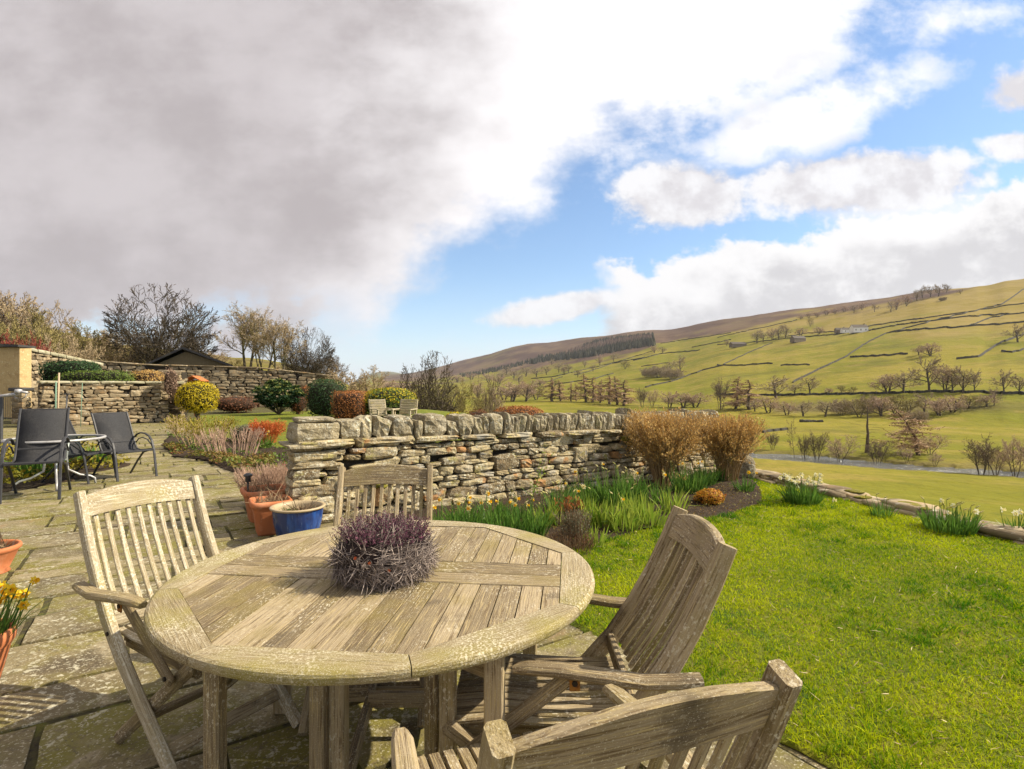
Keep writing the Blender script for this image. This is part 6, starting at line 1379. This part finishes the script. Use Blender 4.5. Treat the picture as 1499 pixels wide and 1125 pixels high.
# valley floor
g3 = 'larches on the valley floor'
for (key, px, b, tp, w) in (('larch', 808, 588, 553, 22), ('larch2', 820, 588, 557, 16), ('larch', 836, 588, 560, 10), ('larch', 843, 588, 562, 9), ('larch2', 857, 589, 547, 22), ('larch', 868, 589, 552, 18), ('larch2', 879, 590, 556, 16), ('larch', 892, 592, 550, 22), ('larch2', 903, 593, 551, 24), ('larch', 914, 594, 556, 22), ('larch2', 1078, 600, 553, 26), ('larch', 1096, 600, 556, 28)): by_base(key, px, b, tp, w*1.35, g3, 120, name='larch_tree')
g4 = 'bare trees on the valley floor'
for (key, px, b, tp, w) in (('farplum', 750, 588, 558, 34), ('farplum', 770, 588, 557, 36), ('farolive', 785, 586, 562, 26), ('farplum', 738, 586, 566, 26), ('alder', 940, 597, 567, 14), ('alder2', 955, 597, 568, 16), ('farplum', 980, 597, 573, 30), ('farplum', 1000, 597, 575, 34), ('farplum', 1018, 597, 576, 30), ('alder', 1055, 600, 553, 22), ('farbroad', 1136, 583, 551, 42), ('farbroad', 1163, 579, 563, 18), ('farbroad', 1186, 578, 552, 26), ('farolive', 660, 588, 562, 30), ('farplum', 700, 584, 560, 24), ('farplum', 588, 580, 561, 30), ('farplum', 565, 576, 556, 30), ('farbroad', 1410, 577, 535, 34), ('farbroad', 1395, 577, 537, 26), ('farbroad', 1427, 577, 545, 22), ('farbroad', 1470, 577, 541, 28), ('farbroad', 1492, 578, 552, 24), ('farplum', 1300, 577, 548, 36), ('farbroad', 1322, 577, 546, 40), ('farplum', 1383, 576, 536, 24), ('farbroad', 1455, 594, 566, 18)): by_base(key, px, b, tp-(px*7 % 5), w*(1.05+(px*13 % 7)*.06), g4, 120)
by_base('farbroad', 1361, 575, 518, 46, g4, 120, label='tall pale crowned tree with a dark ivy trunk on the far bank')
# scrub on the far bank
g5 = 'scrub bushes on the far river terrace'
for (px, b, tp, w) in ((1125, 606, 583, 34), (1152, 609, 590, 26), (1176, 611, 589, 40), (1208, 611, 587, 40), (1232, 608, 584, 30), (1258, 612, 585, 34), (1272, 604, 578, 32), (1290, 611, 584, 42), (1310, 608, 578, 40), (1330, 612, 586, 40), (1352, 607, 577, 42), (1375, 612, 588, 40), (1395, 604, 580, 36), (1418, 600, 581, 40), (1445, 598, 582, 34), (1232, 578, 567, 16), (1248, 578, 569, 14), (1213, 578, 571, 14), (1105, 604, 586, 30), (1340, 620, 600, 30)): by_base(('scrub', 'farplum', 'farolive', 'farbroad')[int(px*7+b) % 4], px, b, tp-2, w, g5, 120, name='scrub_bush', cat='shrub')
# hillside
g6 = 'bushes and trees scattered over the far hillside'
HS = [('scrub', 950, 552, 537, 22), ('scrub', 965, 553, 533, 26), ('farbroad', 980, 551, 527, 24), ('farbroad', 996, 545, 520, 24), ('scrub', 985, 556, 538, 30), ('farplum', 958, 517, 506, 14), ('farbroad', 970, 518, 507, 16), ('farbroad', 818, 546, 531, 18), ('farbroad', 832, 546, 532, 18), ('farplum', 826, 548, 537, 12), ('farbroad', 856, 538, 526, 14), ('farplum', 878, 535, 518, 12), ('farbroad', 898, 530, 515, 13),
 ('farbroad', 735, 557, 543, 26), ('farbroad', 752, 555, 540, 24), ('farbroad', 770, 552, 537, 28), ('farbroad', 785, 552, 537, 24), ('farbroad', 800, 549, 535, 18), ('farplum', 730, 563, 549, 24), ('farbroad', 760, 562, 548, 20), ('farplum', 715, 560, 546, 20), ('farbroad', 868, 545, 534, 12), ('farolive', 915, 541, 527, 14), ('farplum', 790, 566, 555, 20), ('farolive', 812, 566, 556, 14), ('farbroad', 742, 549, 536, 18), ('farbroad', 846, 553, 541, 14), ('farplum', 690, 556, 546, 20), ('farplum', 670, 560, 549, 24), ('farbroad', 808, 535, 525, 14), ('farbroad', 1300, 560, 548, 14),
 ('farbroad', 1108, 503, 482, 22), ('farbroad', 1117, 501, 484, 18), ('farplum', 1130, 498, 481, 16), ('farbroad', 1140, 498, 476, 20), ('farbroad', 1150, 496, 473, 20), ('farplum', 1172, 492, 480, 16), ('farplum', 1199, 490, 478, 14), ('farolive', 1186, 479, 465, 8),
 ('farbroad', 1345, 521, 506, 22), ('farplum', 1362, 522, 502, 30), ('farbroad', 1490, 502, 474, 34), ('farbroad', 1304, 458, 440, 14), ('farplum', 1312, 455, 438, 14), ('farplum', 1327, 448, 430, 12), ('farbroad', 1280, 458, 444, 12), ('farbroad', 1350, 438, 419, 18), ('farbroad', 1362, 436, 417, 18), ('farbroad', 1374, 434, 415, 18), ('farbroad', 1386, 430, 416, 14), ('farbroad', 1342, 441, 424, 14), ('farbroad', 1406, 431, 424, 10), ('farplum', 1172, 468, 462, 10), ('farplum', 1184, 466, 458, 12), ('farplum', 1196, 465, 457, 12), ('farplum', 1210, 462, 453, 14), ('farplum', 1222, 460, 451, 12), ('farplum', 1236, 457, 448, 12), ('farbroad', 1250, 458, 445, 14), ('farplum', 1262, 455, 443, 12), ('farbroad', 1064, 508, 497, 12), ('scrub', 1380, 440, 434, 10)]
for (key, px, b, tp, w) in HS: by_base(key, px, b, tp, w, g6, 250, name='scrub_bush' if key == 'scrub' else 'bare_tree', cat='shrub' if key == 'scrub' else 'tree')
NUMW = lambda k: ORD[k] if k < 20 else None
def autolabel(group, kinds, phrase):
    L = sorted([(px, t) for t, px, g in TREES if g == group and not t.get('label')], key=lambda q: q[0]); n = len(L)
    for i, (px, t) in enumerate(L):
        if i < 20: s_ = f"{ORD[i]} from left of the {phrase}"
        elif n-1-i < 20: s_ = f"{ORD[n-1-i]} from right of the {phrase}"
        else: s_ = f"{ORD[i-20]} after the twentieth from left of the {phrase}"
        t['label'] = s_
autolabel(g2, 0, 'small bare riverside trees'); autolabel(g3, 0, 'brown larches on the valley floor'); autolabel(g4, 0, 'round bare valley floor trees'); autolabel(g5, 0, 'dark scrub bushes on the far terrace')
for a, b_, ph in ((600, 925, 'dark hillside trees below the plantation'), (925, 1130.5, 'middle hillside trees and bushes'), (1130.5, 1700, 'right hillside trees around the farmhouse')):
    L = sorted([(px, t) for t, px, g in TREES if g == g6 and a <= px < b_], key=lambda q: q[0]); n = len(L)
    for i, (px, t) in enumerate(L): t['label'] = f"{ORD[i]} from left of the {ph}" if i < 18 else f"{ORD[n-1-i]} from right of the {ph}"

# plantation on the moor: reads as one mass
def plantation(label, outline, n, tone, h):
    xs = [p[0] for p in outline]; ys = [p[1] for p in outline]; X = rng.uniform(min(xs), max(xs), n*4); Y = rng.uniform(min(ys), max(ys), n*4); ok = inside(outline, X, Y); X, Y = X[ok][:n], Y[ok][:n]
    mb = MB()
    for x, y in zip(X, Y):
        b = T(x, y, 300); H = h*random.uniform(.7, 1.25); r = H*.24; k = 5; a0 = random.random()*6
        V = [(b[0], b[1], b[2]+H)]+[(b[0]+r*math.cos(a0+q*6.283/k)*random.uniform(.7, 1.2), b[1]+r*math.sin(a0+q*6.283/k), b[2]+H*.05) for q in range(k)]
        V += [(b[0], b[1], b[2]+H*.75)]+[(b[0]+r*.75*math.cos(a0+.6+q*6.283/k), b[1]+r*.75*math.sin(a0+.6+q*6.283/k)*random.uniform(.7, 1.2), b[2]+H*.38) for q in range(k)]
        mb.add(V, [np.array([(0, 1+q, 1+(q+1) % k) for q in range(k)]+[(6, 7+q, 7+(q+1) % k) for q in range(k)])], random.random())
    tag(mb.build('plantation', tone), label, 'wood', None, 'stuff')
CON = foliage('conifer_dark', (.05, .05, .032), (.105, .10, .065), 0, 1); LAR = foliage('larch_wood', (.15, .105, .08), (.24, .17, .125), 0, 1)
plantation('dark conifer plantation strip along the foot of the brown moor', [(772, 531), (795, 524), (835, 521), (862, 516), (905, 508), (960, 501), (958, 507), (905, 515), (862, 524), (838, 527), (800, 530), (776, 535)], 1000, CON, 15)
plantation('brown larch plantation between two dark conifer strips on the moor', [(815, 522), (850, 511), (880, 504), (930, 497), (955, 497), (958, 502), (905, 509), (862, 517), (830, 523)], 900, LAR, 14)
plantation('upper dark conifer strip above the brown larch plantation', [(852, 509), (868, 503), (905, 497), (955, 493), (958, 497), (905, 501), (872, 507), (855, 512)], 420, CON, 13)
plantation('dark tree belt running down the moor left of the plantation', [(672, 549), (700, 546), (742, 537), (772, 530), (772, 534), (742, 541), (705, 550), (676, 553)], 420, CON, 10)

# field walls on the far hillside
def Z5(p): return [(1050+x/3.339, 380+y/3.339) for x, y in p]
def Z4(p): return [(640+x/3.486, 380+y/3.486) for x, y in p]
M['field_wall'] = PM('field_wall_stone', (.055, .05, .038), [((.11, .10, .075), .25, .5, .7), ((.03, .028, .02), .6, .5, .7, {'seed': 4})], coord='pos', rough=1)
def field_wall(label, pts, h=1.3):
    px = []; 
    for (a, b) in zip(pts[:-1], pts[1:]):
        n = max(2, int(math.hypot(b[0]-a[0], b[1]-a[1])/2.5)); px += [(a[0]+(b[0]-a[0])*i/n, a[1]+(b[1]-a[1])*i/n) for i in range(n)]
    px.append(pts[-1]); Wp = np.array([T(x, y, 90) for x, y in px])
    k = np.array((.25, .5, .25)); 
    for c in range(3): Wp[1:-1, c] = Wp[:-2, c]*.25+Wp[1:-1, c]*.5+Wp[2:, c]*.25
    tg = np.gradient(Wp[:, :2], axis=0); tg /= np.linalg.norm(tg, axis=1)[:, None]+1e-9; nr = np.stack([-tg[:, 1], tg[:, 0]], 1)*.45
    mb = MB(); V = []; n = len(Wp)
    for i in range(n):
        z = zt(CX+FP*Wp[i, 0]/Wp[i, 1], Wp[i, 1]); hh = h*.82*random.uniform(.88, 1.1)
        for s_, zz, q in ((-1, -.8, 1.2), (-1, hh, .6), (1, hh, .6), (1, -.8, 1.2)): V.append((Wp[i, 0]+s_*nr[i, 0]*q, Wp[i, 1]+s_*nr[i, 1]*q, z+zz))
    mb.add(V, [np.array([(i*4+k_, i*4+k_+1, (i+1)*4+k_+1, (i+1)*4+k_) for i in range(n-1) for k_ in range(3)]), np.array([(0, 3, 2, 1), ((n-1)*4, (n-1)*4+1, (n-1)*4+2, (n-1)*4+3)])], .5)
    tag(mb.build('field_wall', M['field_wall']), label, 'field wall', 'dry stone field walls across the far hillside', 'thing')
for lab, p, h in (('long diagonal field wall climbing towards the white farmhouse', Z5([(370, 605), (500, 540), (620, 485), (740, 405), (840, 360)]), 1.6), ('field wall running right from the top of the long diagonal', Z5([(842, 360), (1000, 345), (1200, 335), (1499, 312)]), 2.0), ('short wall branching right halfway up the long diagonal', Z5([(650, 482), (800, 476), (930, 465)]), 1.8), ('upper field wall curving right from the farmhouse gable', Z5([(735, 331), (900, 305), (1100, 280), (1350, 240), (1499, 222)]), 1.6), ('second wall right of the farmhouse just below the upper one', Z5([(735, 352), (900, 322), (1150, 290), (1499, 265)]), 1.8), ('steep wall climbing to the top right corner of the hill', Z5([(870, 355), (1050, 305), (1260, 255), (1400, 220), (1460, 175), (1499, 150)]), 1.7), ('short spur between the right hand upper walls', Z5([(1230, 330), (1330, 292), (1440, 272)]), 1.5), ('low broken wall at the left of the middle pastures', Z5([(0, 522), (130, 520), (270, 512)]), 1.6), ('short diagonal wall running up to the left barn', Z5([(30, 515), (150, 460), (270, 410)]), 1.3), ('long level wall along the top of the river terrace', Z5([(0, 665), (300, 668), (700, 662), (1100, 652), (1499, 662)]), 1.4), ('dark wall rising to the right edge beside the bushes', Z5([(1170, 492), (1280, 480), (1390, 410), (1499, 370)]), 1.8), ('wall along the lane left of the farmhouse', Z5([(0, 420), (150, 410), (380, 385), (560, 372), (700, 352)]), 1.4), ('upper lane wall between the barns and the farmhouse', Z5([(270, 392), (420, 366), (610, 352)]), 1.4), ('faint wall along the upper edge of the left pastures', Z5([(0, 385), (150, 350), (270, 325), (390, 300)]), 1.6), ('short level wall below the left barn', Z5([(310, 520), (450, 518)]), 1.4), ('remains of a wall in the field just beyond the river', Z5([(222, 848), (345, 834)]), .9), ('wall zigzagging up from the valley larches', Z4([(1060, 655), (1200, 625), (1350, 570), (1470, 540)]), 1.6), ('wall along the foot of the left pastures', Z4([(480, 610), (600, 600), (700, 577), (850, 542), (930, 522)]), 1.7), ('wall above the scrubby gully on the middle hill', Z4([(1000, 520), (1150, 482), (1340, 467)]), 1.8), ('pale wall crossing under the moor edge', Z4([(1140, 432), (1300, 407), (1499, 377)]), 1.6), ('lowest wall at the left end of the pastures', Z4([(600, 640), (800, 612), (900, 582)]), 1.6), ('wall between the two left hand pasture walls', Z4([(700, 592), (780, 572), (900, 532), (1060, 502)]), 1.7), ('short upper wall left of the lane', Z4([(1300, 452), (1499, 412)]), 1.5), ('small wall crossing the pasture by the gully', Z4([(1040, 548), (1180, 530)]), 1.5), ('wall climbing left of the scrubby gully', Z4([(920, 525), (1000, 500), (1100, 470)]), 1.6), ('short steep wall at the right edge of the hill', Z5([(1390, 452), (1440, 460), (1499, 445)]), 1.5), ('thin wall near the foot of the far pastures', Z4([(495, 640), (560, 628), (640, 600)]), 1.5)): field_wall(lab, p, h)

# farm buildings
M['whitewash'] = PM('whitewash', (.80, .79, .76), rough=.9); M['barn_stone'] = PM('barn_stone', (.20, .165, .12), [((.12, .10, .07), .8, .5, .7)], rough=1); M['far_slate'] = PM('far_slate', (.085, .07, .055), rough=.8); M['far_window'] = PM('far_window', (.02, .02, .022), rough=.3)
def house(label, px, py, wpx, hpx, wall, gable=None, rz=0.0, wins=3, cat='building', depth=.45, name='farmhouse'):
    b = T(px, py, 250); k = b[1]/FP; w, h = wpx*k, hpx*k*.62; dp = w*depth; t = thing(name, label, cat, b-np.array((0, 0, .6)), rz)
    mb = MB(); mb.add([(-w/2, -dp/2, 0), (w/2, -dp/2, 0), (w/2, dp/2, 0), (-w/2, dp/2, 0), (-w/2, -dp/2, h), (w/2, -dp/2, h), (w/2, dp/2, h), (-w/2, dp/2, h), (-w/2, 0, h+hpx*k*.38), (w/2, 0, h+hpx*k*.38)], [np.array([(0, 1, 5, 4), (2, 3, 7, 6)]), np.array([(1, 2, 6, 9, 5), (3, 0, 4, 8, 7)])]); mb.build('wall', M[wall], t)
    rf = hpx*k*.40; mb = MB(); mb.add([(-w/2-.3, -dp/2-.3, h-.1), (w/2+.3, -dp/2-.3, h-.1), (w/2+.3, 0, h+rf), (-w/2-.3, 0, h+rf), (-w/2-.3, dp/2+.3, h-.1), (w/2+.3, dp/2+.3, h-.1)], [np.array([(0, 1, 2, 3), (3, 2, 5, 4)])]); r = mb.build('roof', M['far_slate'], t)
    if wins:
        mb = MB(); mb.box((w*.36, 0, h+rf+.4), (.9, .9, 1.6), None, .5); mb.build('chimney', M['barn_stone'], r)
    for i in range(wins): mb = MB(); mb.box((-w/2+w*(i+.5)/wins, -dp/2-.02, h*.55), (w*.06, .1, h*.3), None, .5); mb.build('window', M['far_window'], t)
    return t
house('white farmhouse gable standing on the hillside lane', 1257, 488, 20, 12, 'whitewash', rz=R(-8), depth=.7)
house('long low dark roofed farm range joined to the white farmhouse', 1240, 488, 16, 8, 'whitewash', wins=2, rz=R(-4), name='farm_range')
house('dark roofed byre at the left end of the farmhouse', 1230, 488, 14, 8, 'barn_stone', wins=1, rz=R(-4), name='stone_barn')
house('stone field barn with a pale gable left of the farmhouse', 1168, 502, 20, 10, 'barn_stone', wins=0, rz=R(14), name='stone_barn')
house('small ruined stone barn far left on the lane', 1080, 509, 22, 8, 'barn_stone', wins=0, rz=R(8), name='stone_barn')
b = T(1188, 619, 60); mb = MB(); [add_stone(mb, b+np.array((q*1.6, random.gauss(0, .4), .2)), (2.2, 1.6, 1.1+random.random()*.6), None, 3, 4, .12) for q in (-2, -1, 0, 1, 2)]; tag(mb.build('stone_heap', M['field_wall']), 'small dark heap of stones in the field beyond the river', 'stones')
# ------------------------------------------------------------------ haze in the dale
def haze():
    mb = MB(); mb.add([(x, y, z) for x in (-9000, 14000) for y in (-60, 9600) for z in (-420, 700)], [np.array([(0, 1, 3, 2), (4, 6, 7, 5), (0, 4, 5, 1), (2, 3, 7, 6), (0, 2, 6, 4), (1, 5, 7, 3)])], .5)
    m = bpy.data.materials.new('haze'); m.use_nodes = True; m.node_tree.nodes.clear(); t = NT(m.node_tree)
    v = t.n('ShaderNodeVolumePrincipled', {'Color': (.80, .87, 1.0), 'Density': .00005, 'Anisotropy': .2}); o = t.n('ShaderNodeOutputMaterial'); t.l.new(v.outputs[0], o.inputs['Volume'])
    tag(mb.build('haze', m), 'thin pale haze over the far hills', 'haze', None, 'stuff')
haze()
